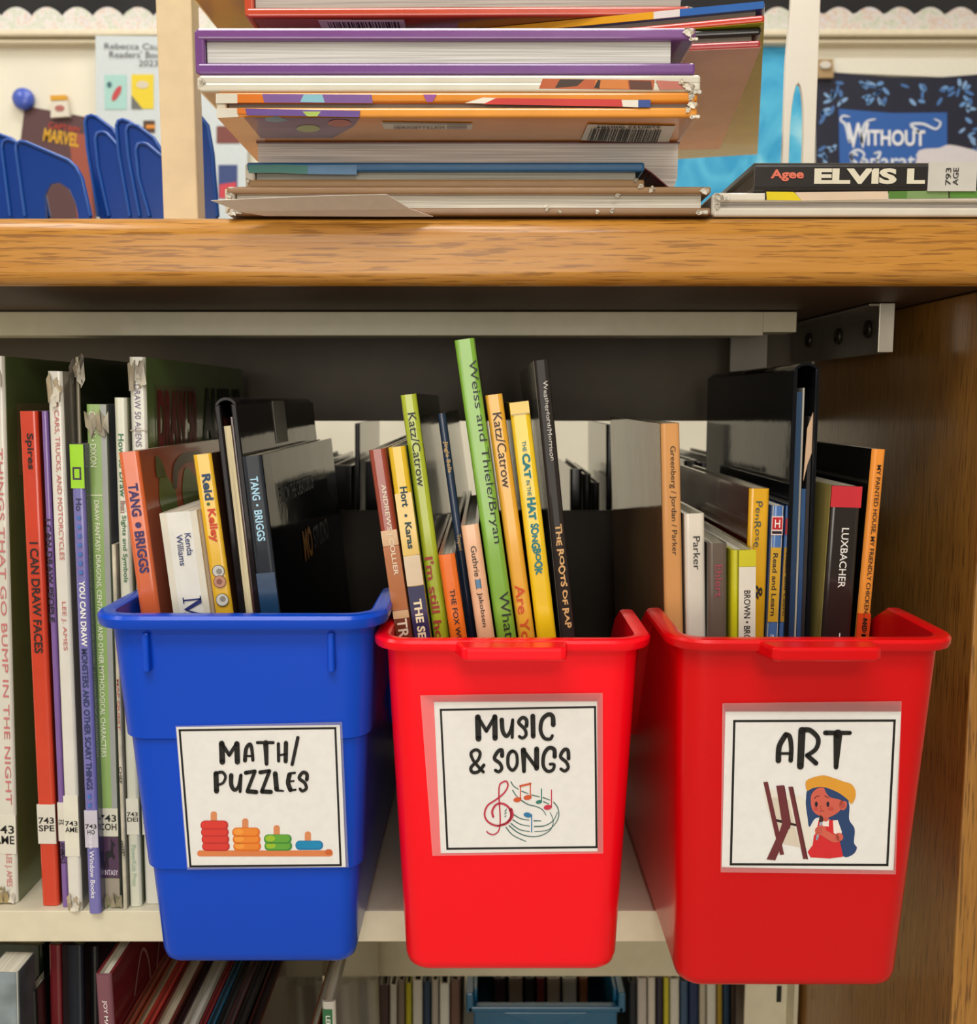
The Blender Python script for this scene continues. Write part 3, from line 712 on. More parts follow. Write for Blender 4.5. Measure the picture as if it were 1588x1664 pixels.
pl(ell(1000, 850, 28, 42, .1), skn, 2.0); pl(ell(1000, 855, 14, 22), 'b84a40', 2.2)
pl(smooth([(810, 722), (765, 760), (762, 800), (740, 850), (728, 800), (740, 745)]), nav, 2.3)
pl(smooth([(862, 722), (940, 735), (1020, 780), (1040, 830), (960, 810), (895, 790)]), nav, 2.3)
pl(smooth([(724, 690), (745, 665), (800, 645), (860, 636), (930, 655), (1000, 680), (1060, 700), (1090, 745), (1090, 800), (1062, 845), (1030, 810), (960, 760), (860, 722), (780, 728), (735, 748)]), 'dc9a30', 2.6)
for x in (802, 888):
    pl(ell(x, 848, 11, 20), '1a1c2c', 2.6)
st = lambda p, w, w1=None, h='3a1c20', ly=2.7: art.stroke(pm, p, w, w1, h, ly)
st([(790, 805), (805, 790), (826, 788)], 6, 4); st([(866, 785), (880, 795), (896, 802)], 6, 4); st([(838, 860), (830, 878), (842, 882)], 5, 4, 'a8423a'); st([(828, 902), (845, 893), (858, 902)], 5, 4, '8a3030')
pl(ell(800, 882, 18, 14), 'c44a40', 2.3); pl(ell(910, 882, 22, 15), 'c44a40', 2.3)
st([(842, 968), (806, 1105)], 22, 16, '98a0b4', 2.8); pl(smooth([(830, 930), (852, 945), (850, 975), (824, 975)]), '3a2024', 2.9)
st([(970, 1090), (930, 1100), (860, 1060), (825, 1040)], 62, 46, skn, 3.0); pl(smooth([(795, 1030), (830, 1005), (870, 1020), (868, 1055), (830, 1075), (800, 1065)]), skn, 3.2)
for j in range(3): st([(800, 1030 + j * 15), (845, 1022 + j * 15)], 5, 4, 'a8463e', 3.4)
pm.build('painter_picture', card)

# ------------------------------------------------------------------ books in the bins
FB = ZB + .0030
GB, GM, GA = 'books in the blue bin', 'books in the middle red bin', 'books in the right red bin'
def cover_shapes(root, T, H, polys, name='cover_picture', side=1):
    """polys on the cover: (pts (y, z) in metres from spine / from the top, hex)"""
    mb = MB()
    for j, (pts, hx) in enumerate(polys):
        mb.add([(side * (T / 2 + EPS * (1.2 + .5 * j)), y, H - z) for y, z in pts], [tuple(range(len(pts)))], mat(hx, 'jacket'))
    return mb.build(name, root)
def cover_text(root, T, H, items, side=1, name='cover_lettering'):
    mb = MB()
    for s, y0, y1, z0, z1, hx, b in items:
        put_text(mb, s, (lambda u, v: (T / 2 + EPS * 3.5, y0 + (y1 - y0) * u, H - z1 + (z1 - z0) * v)), mat(hx, 'ink'), b)
    return mb.build(name, root)
def fold(h, z, rz, d, m):
    o = [(h * math.cos(math.pi * k / 14), z + rz * math.sin(math.pi * k / 14)) for k in range(15)]
    o += [(.80 * h * math.cos(math.pi * k / 14), z + (rz - .0013) * math.sin(math.pi * k / 14)) for k in range(14, -1, -1)]
    mb = MB(); n = 15
    for k in range(14): mb.prism([(o[k][0], .0004, o[k][1]), (o[k + 1][0], .0004, o[k + 1][1]), (o[28 - k][0], .0004, o[28 - k][1]), (o[29 - k][0], .0004, o[29 - k][1])], (0, d, 0), m)
    return mb
# blue bin
r, T, H = stand('orange book with purple spine lettering and pears on its cover, in the blue bin', (189, 226, 734), (226, 260, 997), .462, .185, ('d9683a', 'a8512f', 'b85a34'),
    [('t', 'TANG', 785, 838, .3, .78, '3a2c62', .03), ('d', 852, .54, .0014, '3a2c62'), ('t', 'BRIGGS', 862, 930, .3, .78, '3a2c62', .03)], FB, GB)
cover_shapes(r, T, H, [(smooth([(.026, .012), (.034, .014), (.046, .024), (.042, .036), (.026, .036), (.020, .026)]), '5a7a38'), (smooth([(.064, .014), (.074, .014), (.088, .024), (.082, .036), (.062, .036), (.056, .026)]), '5a7a38'),
    (smooth([(.042, .020), (.048, .010), (.066, .005), (.1, .006), (.1, .010), (.07, .010), (.054, .014), (.048, .022)]), '3a3a22'), (smooth([(.02, .014), (.022, .004), (.030, .007), (.034, .015), (.028, .014)]), '47602c')], 'pear_picture')
r, T, H = stand('thick white paper covered book with small navy lettering in the blue bin', (255, 322, 832), (277, 346, 998), .455, .15, 'e2dfd6',
    [('t', 'Kenda', 867, 903, .60, .76, '28346e', .008), ('t', 'Williams', 868, 918, .38, .54, '28346e', .008)], FB, GB, hard=False, rad=.006, kind='matte')
mb = MB(); zt = at(300, 969, .455).z; M2 = r.matrix_world.copy(); q0 = M2.inverted() @ at(315, 969, .455); z0_ = q0.z; sz = .0108; a0 = (.33 - .5) * T; aw = .47 * T
for g in ([(.10, 0), (.17, 0), (.17, 1), (.10, 1)], [(.10, 1), (.30, 1), (.60, .18), (.52, 0)], [(.52, 0), (.60, .12), (.90, 1), (.80, 1)], [(.78, 0), (.96, 0), (.96, 1), (.78, 1)], [(0, 0), (.28, 0), (.28, .06), (0, .06)], [(0, 1), (.2, 1), (.2, .94), (0, .94)], [(.66, 0), (1.08, 0), (1.08, .06), (.66, .06)], [(.86, 1), (1.08, 1), (1.08, .94), (.86, .94)]):
    mb.add([(a0 + aw * y, -EPS * 2.2, z0_ - sz * x) for x, y in g], [(0, 1, 2, 3)], mat('20286a', 'ink'))
mb.build('spine_lettering', r)
r, T, H = stand('yellow book with coins printed on its spine in the blue bin', (310, 345, 738), (349, 379, 998), .458, .19, ('e8b62a', '5a3a28', 'e8a52a'),
    [('t', 'Reid', 770, 812, .35, .82, '1c4260', .035), ('d', 818, .5, .0008, '46682a'), ('t', 'Kelley', 826, 880, .28, .82, 'cf4420', .035),
     ('d', 927, .54, .0030, '4c463e'), ('d', 927, .54, .0027, 'c8c4ba'), ('d', 927.5, .58, .0014, '8a867c'), ('d', 944, .54, .0030, '7c4a38'), ('d', 944, .54, .0027, 'bc8870'), ('d', 944, .52, .0014, '8c5442'), ('d', 974, .54, .0031, '4c463e'), ('d', 974, .54, .0028, 'd0ccc2'), ('d', 972.5, .58, .0014, '8a867c')], FB, GB)
cb = MB()
Lv = None
r, T, H = stand('black hardback turned fore-edge out showing cream pages in the blue bin', (345, 387, 657), (389, 424, 998), .459, .20, ('2a1a18', '16161a', '2a1a18'), [], FB, GB, kind='gloss', pages=False)
for o in list(r.children): bpy.data.objects.remove(o)
mb = MB(); m = mat('1b1719', 'gloss'); m2 = mat('4c2a26', 'jacket'); h = T / 2
for x0, x1 in ((-h, -h + .0028), (h - .0028, h)): mb.box((x0, 0, 0), (x1, .2, H), m)
mb.box((-h, .197, 0), (h, .2, H), m); mb.build('cover', r, .0006)
mb = MB(); mb.box((-h + .003, .0022, .004), (-.0022, .19, H - .006), m2); mb.box((.0012, .0022, .004), (h - .003, .19, H - .006), m2); mb.build('endpapers', r, .0006)
mb = MB(); mb.box((-.0021, .001, .004), (.0011, .19, H - .010), mat('d8c8a0', 'paper')); mb.build('page_block', r)
mb = fold(h, H - .002, .0052, .196, m)          # rolled head of the jacket
mb.build('jacket_fold', r)
mb = MB(); mb.box((h + .0001, .075, H - .022), (h + .0005, .105, H + .001), mat('8a8578', 'matte')); mb.build('tape_tab', r)
r, T, H = stand('black glossy book with pale blue spine lettering, rightmost in the blue bin', (389, 427, 741), (424, 455, 997), .456, .205, ('30343a', '0c0e12', '101216'),
    [('t', 'TANG', 774, 812, .32, .72, 'a8d4ea', .025), ('d', 820, .52, .0006, 'a8d4ea'), ('t', 'BRIGGS', 828, 878, .32, .72, 'a8d4ea', .025), ('b', 930, 1000, '1d3c5c')], FB, GB, kind='gloss')
cover_text(r, T, H, [('FROM THE CREATORS OF', .03, .12, .018, .026, '4a4c50', .01), ('MO', .07, .095, .045, .062, '9a6420', .03), ('STUDIO', .1, .15, .047, .06, '303236', .02)])
# middle bin
stand('brick red and tan book with white lettering, leftmost in the middle red bin', (597, 628, 730), (643, 671, 1035), .458, .2, ('96402f', 'a8765a', '70604e'),
    [('t', 'ANDREWS | COLLIER', 786, 933, .36, .72, 'e6d6bc', .012), ('b', 860, 885, 'c9a070'), ('b', 886, 990, 'b0662f'), ('b', 991, 1004, 'd2ad80'), ('b', 1005, 1050, '6e3a28'), ('t', 'TR', 1005, 1036, .2, .8, 'e6d6bc', .02)], FB, GM)
stand('yellow book turning navy at the bottom, second in the middle red bin', (630, 659, 726), (671, 703, 1036), .455, .19, ('dfb71c', '22201e', 'c8a018'),
    [('b', 800, 900, 'dcb95c'), ('b', 901, 950, 'd8c4a4'), ('b', 951, 1050, '2c2c54'), ('t', 'Hort', 790, 822, .36, .78, '1c3c40', .03), ('d', 836, .5, .0007, '1c3c40'), ('t', 'Karas', 847, 890, .36, .74, '1c3c40', .03), ('t', 'THE SE', 972, 1037, .25, .72, 'ecdcb8', .035)], FB, GM)
stand('lime green book with red lower lettering, third in the middle red bin', (649, 678, 641), (704, 731, 1036), .462, .2, ('a9b52a', '1c1c1a', '4a90a0'),
    [('t', 'Katz/Catrow', 670, 788, .3, .8, '2e3420', .008), ('t', "I'm still ho", 902, 1040, .12, .66, 'a03428', .02)], FB, GM)
stand('short bright orange book with THE FOX on its spine, middle red bin', (710, 741, 901), (731, 760, 1037), .453, .17, ('e87222', '1c1815', 'c85c18'),
    [('t', 'THE FOX WE', 957, 1040, .38, .68, '1d1a18', .012)], FB, GM)
stand('thin navy book with gold lettering between the orange and peach books', (709, 726, 672), (762, 774, 1037), .478, .19, ('2c3a50', '14161a', '1c222c'),
    [('t', 'Jingle Bells', 716, 766, .2, .8, 'd0a860', .01), ('t', 'Trapani', 866, 892, .2, .8, 'd0a860', .01)], FB, GM)
r, T, H = stand('short peach book with a small blue badge on its spine, middle red bin', (747, 780, 853), (775, 805, 1037), .454, .18, ('e6b58e', '241c18', 'b07050'),
    [('t', 'Guthrie', 887, 936, .36, .68, '27201c', .004), ('b', 941, 955, '5a86a8', .36, .66), ('t', 'Jakobsen', 962, 1018, .34, .66, '27201c', .004)], FB, GM)
mb = MB(); z = H - (948 - 853) / (1037 - 853) * (at(763, 853, .454) - at(790, 1037, .454)).length
for j in range(6):
    for s in (-1, 1): mb.box((s * .0011 - .0002 + .0002 * 0, -EPS * 3, z - .0022 + j * .00085), (s * .0011 + .0002, 0, z - .0019 + j * .00085), mat('1c2838', 'ink'))
mb.build('badge_emblem', r)
stand('tallest green book in the middle red bin, with thin black lettering', (736, 773, 551), (807, 840, 1037), .456, .21, ('7cae3a', '4c7424', '54802a'),
    [('t', 'Weiss and Thiele/Bryan', 585, 880, .44, .94, '1f2a1c', 0), ('t', 'What', 960, 1037, .42, .9, '1f2a1c', 0)], FB, GM)
stand('golden book with red lower lettering, right of the tallest green one', (787, 818, 641), (842, 871, 1037), .458, .2, ('e5aa36', '2a2018', 'd89a30'),
    [('t', 'Katz/Catrow', 670, 790, .28, .8, '453420', .008), ('t', 'Are Yo', 948, 1040, .18, .74, 'd0501c', .015)], FB, GM)
stand('bright yellow songbook with teal lettering in the middle red bin', (826, 861, 653), (872, 906, 1037), .455, .19, ('ecc51a', '2a2418', 'd8b018'),
    [('t', 'THE', 715, 732, .4, .6, '14787c', .02), ('t', 'CAT', 735, 775, .3, .72, '14787c', .05, .12), ('t', 'IN THE', 778, 803, .38, .58, '14787c', .02), ('t', 'HAT', 806, 842, .28, .74, '14787c', .05, .12), ('t', 'SONGBOOK', 848, 932, .28, .74, '14787c', .04, .2), ('b', 653, 671, 'd8b422'), ('b', 671, 673, 'a88a20')], FB, GM)
stand('black ROOTS OF RAP book with tan lettering, rightmost in the middle red bin', (865, 894, 585), (912, 935, 1037), .457, .205, ('302b29', '1a1514', 'b8b4a8'),
    [('t', 'Weatherford/Morrison', 618, 745, .45, .78, 'c9c3b8', 0, .15), ('t', 'THE ROOTS OF RAP', 848, 1020, .30, .80, 'd0a468', .035, .22)], FB, GM, kind='gloss')
# right bin
stand('tan wood toned book with thin black lettering, leftmost in the right red bin', (1073, 1106, 688), (1080, 1113, 1037), .477, .2, ('d2995f', '40301e', '8c6a44'),
    [('t', 'Greenberg / Jordan / Parker', 724, 900, .38, .74, '231c16', 0)], FB, GA, kind='gloss')
stand('slim plain white book beside the tan one in the right red bin', (1111, 1147, 835), (1115, 1149, 1037), .474, .19, ('ddd6c6', '2a2622', '98948a'),
    [('t', 'Parker', 871, 925, .40, .74, '26231f', 0)], FB, GA)
stand('taupe book with maroon lettering in the right red bin', (1150, 1184, 883), (1151, 1183, 1037), .470, .19, ('665a50', '24201c', '4a423a'),
    [('t', 'Ehlert', 917, 970, .34, .72, '96424e', .012)], FB, GA)
stand('white spined book with a lime yellow top and edge, right red bin', (1188, 1231, 894), (1187, 1230, 1037), .466, .19, ('c4c01e', '5a5420', 'c0bc24'),
    [('b', 921, 1050, 'e6e0d0', .30, .97), ('b', 894, 920, 'd2ca2e', .30, .97), ('b', 894, 1050, '6c6a18', .24, .28), ('t', 'BROWN • BRO', 959, 1040, .5, .76, '24211c', .008)], FB, GA)
stand('golden yellow book with handwritten spine lettering behind the white and lime one', (1217, 1253, 794), (1209, 1244, 1037), .4915, .18, ('e2aa22', '2a1e14', '5c1a18'),
    [('t', 'PenRose', 814, 888, .28, .64, '38514e', 0, .2), ('t', '&', 950, 975, .4, .8, '2a241c', .02)], FB, GA)
stand('slim blue booklet with a red H badge, left one of the pair', (1254, 1277, 822), (1246, 1265, 1037), .4895, .17, ('4f76b0', '2a4470', '3c5c94'),
    [('b', 838.5, 869, 'e0c8c4', 0, .92), ('b', 840.5, 860, 'bf2430', .06, .86), ('b', 862.5, 867, '1c1a28', .06, .86), ('u', 'H', 844, 857, .24, .68, 'f0e8e0', .01), ('b', 889, 1010, 'd8a832', 0.03, .86), ('t', 'Read and Learn', 898, 1000, .22, .62, '3a2c20', .02), ('t', 'S', 1030, 1045, .3, .6, 'dfe6ee', .02)], FB, GA, hard=False)
stand('slim blue booklet against the black folder, right one of the pair', (1278, 1288, 822), (1266, 1276, 1037), .489, .17, ('46699e', '243c64', '2c4a7c'),
    [('b', 842, 868, 'a02430'), ('b', 889, 1010, 'b48a34'), ('t', 'Read and Learn', 898, 1000, .3, .62, '3a2c20', .02)], FB, GA, hard=False)
r, T, H = stand('tall black glossy folder turned edge out with blue and grey pages, right red bin', (1290, 1334, 590), (1273, 1319, 1037), .487, .19, ('16161a', '16161a', '16161a'), [], FB, GA, kind='gloss', pages=False)
for o in list(r.children): bpy.data.objects.remove(o)
h = T / 2; m = mat('141518', 'gloss'); mb = MB()
for x0, x1 in ((-h, -h + .0022), (h - .0022, h)): mb.box((x0, 0, 0), (x1, .19, H - .003), m)
mb.box((-h, .187, 0), (h, .19, H - .003), m); mb.build('cover', r, .0006)
mb = fold(h, H - .005, .0052, .186, m)
mb.build('jacket_fold', r)
for nm, x0, x1, zt_, hx, kd in (('blue_board', -h + .0025, -h + .0052, H - .014, '24405e', 'jacket'), ('page_block', -h + .0054, -.0002, H - .012, 'a8a498', 'paper'), ('blue_board', .0001, .0022, H - .062, '2c4e78', 'jacket'), ('dark_board', .0024, h - .0024, H - .026, '221c1c', 'matte')):
    mb = MB(); mb.box((x0, .0018, .003), (x1, .18, zt_), mat(hx, kd)); mb.build(nm, r)
mb = MB(); mb.prism([(.0006, .0012, H - .058), (.0016, .0012, H - .032), (.0042, .0012, H - .024), (.0042, .0012, H - .044), (.0022, .0012, H - .050)], (0, .0006, 0), mat('c9a888', 'matte')); mb.build('paper_flap', r)
stand('thick black book with a red band at its head, right red bin', (1351, 1403, 790), (1333, 1385, 1037), .481, .19, ('26211f', '1c1816', 'b8a860'),
    [('b', 790, 824, 'c8303a', 0, 1), ('t', 'LUXBACHER', 857, 954, .42, .66, 'e6e2da', .01), ('t', 'T', 1028, 1045, .38, .62, 'e6e2da', .01)], FB, GA)
stand('slim orange MY PAINTED HOUSE book, rightmost in the right red bin', (1417, 1442, 730), (1390, 1413, 1037), .484, .19, ('e8923c', '3a2c1c', '181614'),
    [('t', 'MY PAINTED HOUSE, MY FRIENDLY CHICKEN, AND ME', 755, 1046, .38, .74, '2c1c14', .012), ('b', 996, 1050, 'd8481e'), ('t', 'ND ME', 1005, 1046, .38, .74, '2c1c14', .012)], FB, GA, kind='gloss')

# ------------------------------------------------------------------ row of drawing books on the left of the shelf
GS = 'drawing books standing on the shelf'
def torn(root, T, H, hx='b8b0a0', top=True):
    random.seed(int(T * 1e6) % 97); mb = MB()
    z0 = H - .012 if top else .001
    for j in range(7):
        a = random.uniform(-.5, .35) * T; Tm = min(T, .0085); wz = random.uniform(.2, .5) * Tm
        pts = [(a, -.0009 - .0002 * j, z0 + random.uniform(-.006, .002)), (a + wz, -.0009 - .0002 * j, z0 + random.uniform(-.006, .002)),
               (a + wz * random.uniform(.6, 1.2), random.uniform(-.003, .003), z0 + random.uniform(.006, .011)), (a + wz * .3, random.uniform(-.002, .004), z0 + random.uniform(.006, .012)), (a - .0012, 0, z0 + random.uniform(.004, .009))]
        if not top: pts = [(x, y, max(.0004, z * .8)) for x, y, z in pts]
        c = Vector((sum(p[0] for p in pts) / 5, sum(p[1] for p in pts) / 5 - .0016, sum(p[2] for p in pts) / 5))
        n = 5; mb.add([*pts, tuple(c)], [(k, (k + 1) % n, n) for k in range(n)], mat(random.choice([hx, 'cfc8b6', '9c9078']), 'worn'))
    mb.build('torn_tape', root)
r, T, H = stand('green sided drawing book with a worn white spine, leftmost on the shelf', (-38, 9, 578), (-10, 28, 1440), .508, .2, ('d6d2c4', '6a7c48', '6a7c48'),
    [('t', 'THINGS THAT GO BUMP IN THE NIGHT', 720, 1300, .62, .86, 'c87070', 0), ('s', 1318, 1384, ['743', 'AME'], 'd9d4c4'), ('t', 'LEE J. AMES', 1384, 1440, .5, .8, 'c87070', 0)], ZS, GS, kind='jacket')
cover_shapes(r, T, H, [([(.012, .024), (.17, .024), (.17, .062), (.012, .062)], '8a8256')], 'title_patch')
cover_text(r, T, H, [('DRAW 50', .02, .165, .028, .060, '16140f', .05)]); torn(r, T, H); torn(r, T, H, 'a89468', False)
stand('red drawing book with I CAN DRAW FACES on its spine, on the shelf', (29, 61, 668), (66, 97, 1462), .505, .2, ('cc3d22', '8a2c18', 'a03018'),
    [('t', 'Spires', 702, 758, .3, .74, '15110f', .02), ('t', 'I CAN DRAW FACES', 872, 1050, .28, .74, '15110f', .02), ('s', 1300, 1366, ['743', 'SPE'], 'd6d0c2')], ZS, GS)
stand('slim purple I CAN DRAW PEOPLE drawing book squeezed behind the white one', (66, 77, 668), (99, 111, 1455), .5035, .2, ('7a5a9c', '4a3868', '5a4478'),
    [('t', 'I CAN DRAW PEOPLE', 836, 1000, .05, .8, '17121c', .02), ('s', 1297, 1362, ['743', 'SPE'], 'd6d0c2'), ('t', 'ANIMALS', 1364, 1400, .2, .9, '17121c', .02)], ZS, GS, hard=False)
r, T, H = stand('tattered white drawing book about cars, trucks and motorcycles with pink lettering', (74, 102, 603), (109, 132, 1447), .500, .2, ('dcd8cc', '8c867a', 'a8a294'),
    [('t', '50 CARS, TRUCKS, AND MOTORCYCLES', 645, 898, .36, .72, 'c46a66', 0), ('t', 'LEE J. AMES', 965, 1044, .36, .7, 'c46a66', 0), ('s', 1286, 1388, ['743', 'AME'], 'ddd8c6')], ZS, GS, kind='jacket')
torn(r, T, H, 'b0a084'); torn(r, T, H, 'b0a084', False)
r, T, H = stand('taller dark green drawing book with a shredded taped top behind the white one', (121, 128, 580), (146, 153, 1447), .514, .2, ('8a8068', '343a26', '6a6450'), [], ZS, GS)
cover_text(r, T, H, [('DRAW 50', .05, .19, .022, .046, '12110e', .05)]); torn(r, T * 3.2, H + .002, '6c655a')
stand('periwinkle drawing book of monsters and scary things with a lime green top', (113, 135, 722), (142, 165, 1478), .4965, .2, ('726eae', '34345c', '4c4a80'),
    [('b', 722, 790, '9cd614', 0, 1), ('b', 757, 777, '32243c', .15, .8), ('b', 760, 774, '9cd614', .28, .66), ('t', 'Ho', 806, 825, .3, .74, '24284a', 0)] + [('d', 836 + j * 14.3, .5, .0010, '3c70b8') for j in range(7)] +
    [('t', 'YOU CAN DRAW', 935, 1040, .32, .76, 'eeece8', .03), ('t', 'MONSTERS AND OTHER SCARY THINGS', 1044, 1275, .28, .74, '22305c', .02), ('d', 1286, .5, .001, '3c70b8'), ('d', 1301, .5, .001, '3c70b8'), ('t', 'Picture Window Books', 1338, 1458, .3, .66, 'e4e0ea', .015), ('s', 1310, 1372, ['743', 'HO'], 'c4bec8')], ZS, GS)
r, T, H = stand('pale green fantasy drawing book with creased tape and a unicorn picture', (135, 176, 657), (165, 194, 1468), .504, .2, ('8cab62', '6c7078', '5a6a44'),
    [('b', 657, 1306, '9a9c98', .72, .99), ('t', 'COHEN • DIXON', 668, 754, .18, .48, 'dfe4c8', .004), ('b', 797, 799, 'd0dab0', .05, .7), ('t', 'DRAW FANTASY: DRAGONS, CENTAURS, AND OTHER MYTHOLOGICAL CHARACTERS', 806, 1220, .26, .54, 'e4e8cc', .008),
     ('s', 1306, 1353, ['743', 'COH'], 'd4d0bc'), ('b', 1354, 1424, '4a2e4c', 0, 1), ('u', 'FANTASY', 1410, 1419, .06, .94, 'd8ccd8', .01), ('b', 1425, 1470, '9a9080', 0, 1)], ZS, GS)
mb = MB(); zc = H - (1385 - 657) / (1468 - 657) * (at(155, 657, .504) - at(180, 1468, .504)).length
un = [(-.6, -.9), (-.35, -.2), (-.5, .1), (-.2, .3), (.2, .3), (.35, .8), (.3, 1.2), (.45, .95), (.75, .8), (.7, .6), (.5, .6), (.55, .1), (.75, -.1), (.55, -.35), (.4, -.1), (.1, -.15), (-.1, -.3), (-.05, -.9), (-.2, -.9), (-.25, -.4), (-.45, -.9)]
mb.add([(x * T * .42, -EPS * 3, zc + y * .008) for x, y in un], [tuple(range(len(un)))], mat('15101a', 'ink')); mb.build('unicorn_picture', r); torn(r, T, H, 'a09884'); torn(r, T, H, '8c8468', False)
stand('thin stapled pamphlet with a mottled grey spine beside the blue bin', (181, 187, 885), (198.5, 207, 1462), .5015, .17, ('c4bca4', '8a8474', '9a9484'),
    [('t', 'MAP QUEST', 1098, 1180, .2, .8, 'b05048', .01), ('t', 'CHEF', 1240, 1268, .2, .8, '2a2620', .01), ('u', '3.', 1362, 1374, .1, .8, '2a2620', .01), ('u', 'FI', 1376, 1388, .1, .8, '2a2620', .01)], ZS, GS, hard=False, kind='worn')
stand('white How to Draw sights and symbols drawing book with green lettering', (184, 205, 646), (209, 231, 1466), .504, .2, ('d2d2be', '7c8068', '8c9078'),
    [('t', 'How to Draw', 702, 800, .3, .74, '2c7048', .01), ('t', "Illinois's", 806, 825, .3, .74, '7a1e2a', .01), ('t', 'Sights and Symbols', 829, 935, .3, .74, '2c7048', .01), ('s', 1290, 1350, ['743', 'DEI'], 'd8d4c2'), ('t', 'PowerKids Press', 1368, 1438, .3, .7, '9cb89c', 0)], ZS, GS)
r, T, H = stand('tall green aliens drawing book with a white taped spine, ending the row', (208, 236, 580), (234, 262, 1466), .507, .2, ('d6d4c6', '74934e', '6a7a48'),
    [('t', 'DRAW 50 ALIENS / UFOS', 622, 760, .3, .66, '7a6a86', 0), ('b', 692, 694, '8a7c5a', 0, 1), ('t', 'LEE J. AMES', 800, 900, .3, .66, '7a6a86', 0), ('s', 1290, 1350, ['743', 'AME'], 'd8d4c2')], ZS, GS)
cover_shapes(r, T, H, [([(.013, .014), (.088, .014), (.088, .052), (.013, .052)], '7a7a4c')], 'title_patch')
cover_text(r, T, H, [('DRAW 50', .016, .085, .016, .049, '8a2c28', .05), ('ALIENS', .098, .19, .014, .050, '2c3826', .05), ('UFOs', .02, .1, .058, .078, '6a2c24', .04)]); torn(r, T, H)
# ------------------------------------------------------------------ books lying on the counter
GC = 'books stacked on the counter'
def flat(label, xl, xr, Yf, z0, z1, depth, ctop, cbot, cspine, board=.004, inset=.004, yaw=0, paper='c6c2b8', bev=.0012, kind='jacket', right_open=.004, spine='left', py=None):
    """lying book, head towards the room, spine on its left; local x up, y to the right, z away"""
    zc = (z0 + z1) / 2
    py = py if py else 150
    L = at(xl, py, Yf).x if isinstance(xl, int) else xl; Rr = at(xr, py, Yf).x if isinstance(xr, int) else xr
    D = Rr - L; T = z1 - z0
    zx, yx = Vector((math.sin(-yaw), math.cos(yaw), 0)), Vector((math.cos(yaw), math.sin(yaw), 0))
    M = frame(Vector((L, Yf, zc)), Vector((0, 0, 1)), yx, zx)
    t = thing('book', label, 'book', M, GC); h = T / 2
    mb = MB()
    mb.box((h - board, 0.0005, 0), (h, D, depth), mat(ctop, kind)); mb.box((-h, .0005, 0), (-h + board, D, depth), mat(cbot, kind))
    mb.box((-h + .0006, -.0004, .0004), (h - .0006, .0042, depth - .0004), mat(cspine, kind)); mb.build('cover', t, bev, seg=3)
    mb = MB(); mb.box((-h + board * 1.01, .0045, inset), (h - board * 1.01, D - right_open, depth - inset), mat(paper, 'paper')); mb.build('page_block', t)
    return t, M
def pieces(t, M, polys, name, zbot=None, Yf=None):
    """polys: (px points, hex, kind) on the head edge plane (Yf) or on the underside (zbot)"""
    inv = M.inverted(); mb = MB()
    for j, (pts, hx) in enumerate(polys):
        P = []
        for x, y in pts:
            if zbot is not None: p = hit(x, y, Vector((0, 0, zbot)), Vector((0, 0, 1))); p.z -= .0001 + .00006 * j
            else: p = at(x, y, Yf); p.y -= .0001 + .00006 * j
            P.append(inv @ p)
        mb.add(P, [tuple(range(len(P)))], mat(hx, 'jacket'))
    return mb.build(name, t)
def worn_corner(t, M, spots, Y, name='worn_corner'):
    inv = M.inverted(); mb = MB(); random.seed(5)
    for x, y, rr in spots:
        for k in range(5):
            c = at(x + random.uniform(-rr, rr) * .6, y + random.uniform(-rr, rr) * .5, Y - .0007); q = []
            for a in range(6):
                q.append(inv @ (c + Vector((rr * .00017 * random.uniform(.5, 1.2) * math.cos(a * 1.05), random.uniform(-.0006, .0004), rr * .00014 * random.uniform(.4, 1.1) * math.sin(a * 1.05)))))
            mb.add(q, [tuple(range(6))], mat(random.choice(['d6cfbf', 'c4bba8', 'e2dccd', 'a89a84']), 'worn'))
    mb.build(name, t)
e = .0003
# bottom: J
zj = ZC + .0005
J, MJ = flat('brown edged worn white paged book at the bottom of the tall stack', 366, 1156, .4705, zj, .0984, .2, '9a7650', '8e6c4c', 'cfc6b2', .0034, .004, paper='e6e0d0', py=330)
worn_corner(J, MJ, [(1148, 308, 9), (1142, 343, 10), (1060, 308, 6), (1062, 305, 5), (1042, 302, 5), (1005, 318, 5), (996, 343, 5), (890, 338, 6), (910, 344, 4), (970, 344, 5), (375, 318, 7), (378, 345, 8), (388, 344, 6)], .4705)
# paper sheet sticking out under J
sh = [(343, 326, .4560), (430, 322, .4540), (530, 318, .4520), (628, 316, .4510)]
lo = [(430, 351, .4685), (520, 351.5, .4690), (610, 352, .4692), (704, 352, .4694)]
mb = MB(); U = [at(*p) for p in sh]; W = [at(*p) for p in lo]; m = mat('e4dace', 'card')
mids = [(u + w_) / 2 + Vector((0, .0015, -.0012)) for u, w_ in zip(U, W)]
rows = [U, mids, W]; off = Vector((0, .0002, .0002))
vs = [p for r_ in rows for p in r_] + [p + off for r_ in rows for p in r_]
fs = [(a * 4 + k, a * 4 + k + 1, a * 4 + 5 + k, a * 4 + 4 + k) for a in range(2) for k in range(3)]; fs += [tuple(12 + i for i in f[::-1]) for f in fs]
rim = [0, 1, 2, 3, 7, 11, 10, 9, 8, 4]; fs += [(rim[k], rim[(k + 1) % 10], 12 + rim[(k + 1) % 10], 12 + rim[k]) for k in range(10)]
mb.add(vs, fs, m); tag(mb.build('paper_sheet', smooth=False), 'loose pale paper sheet poking out over the counter edge under the tall stack', 'paper')
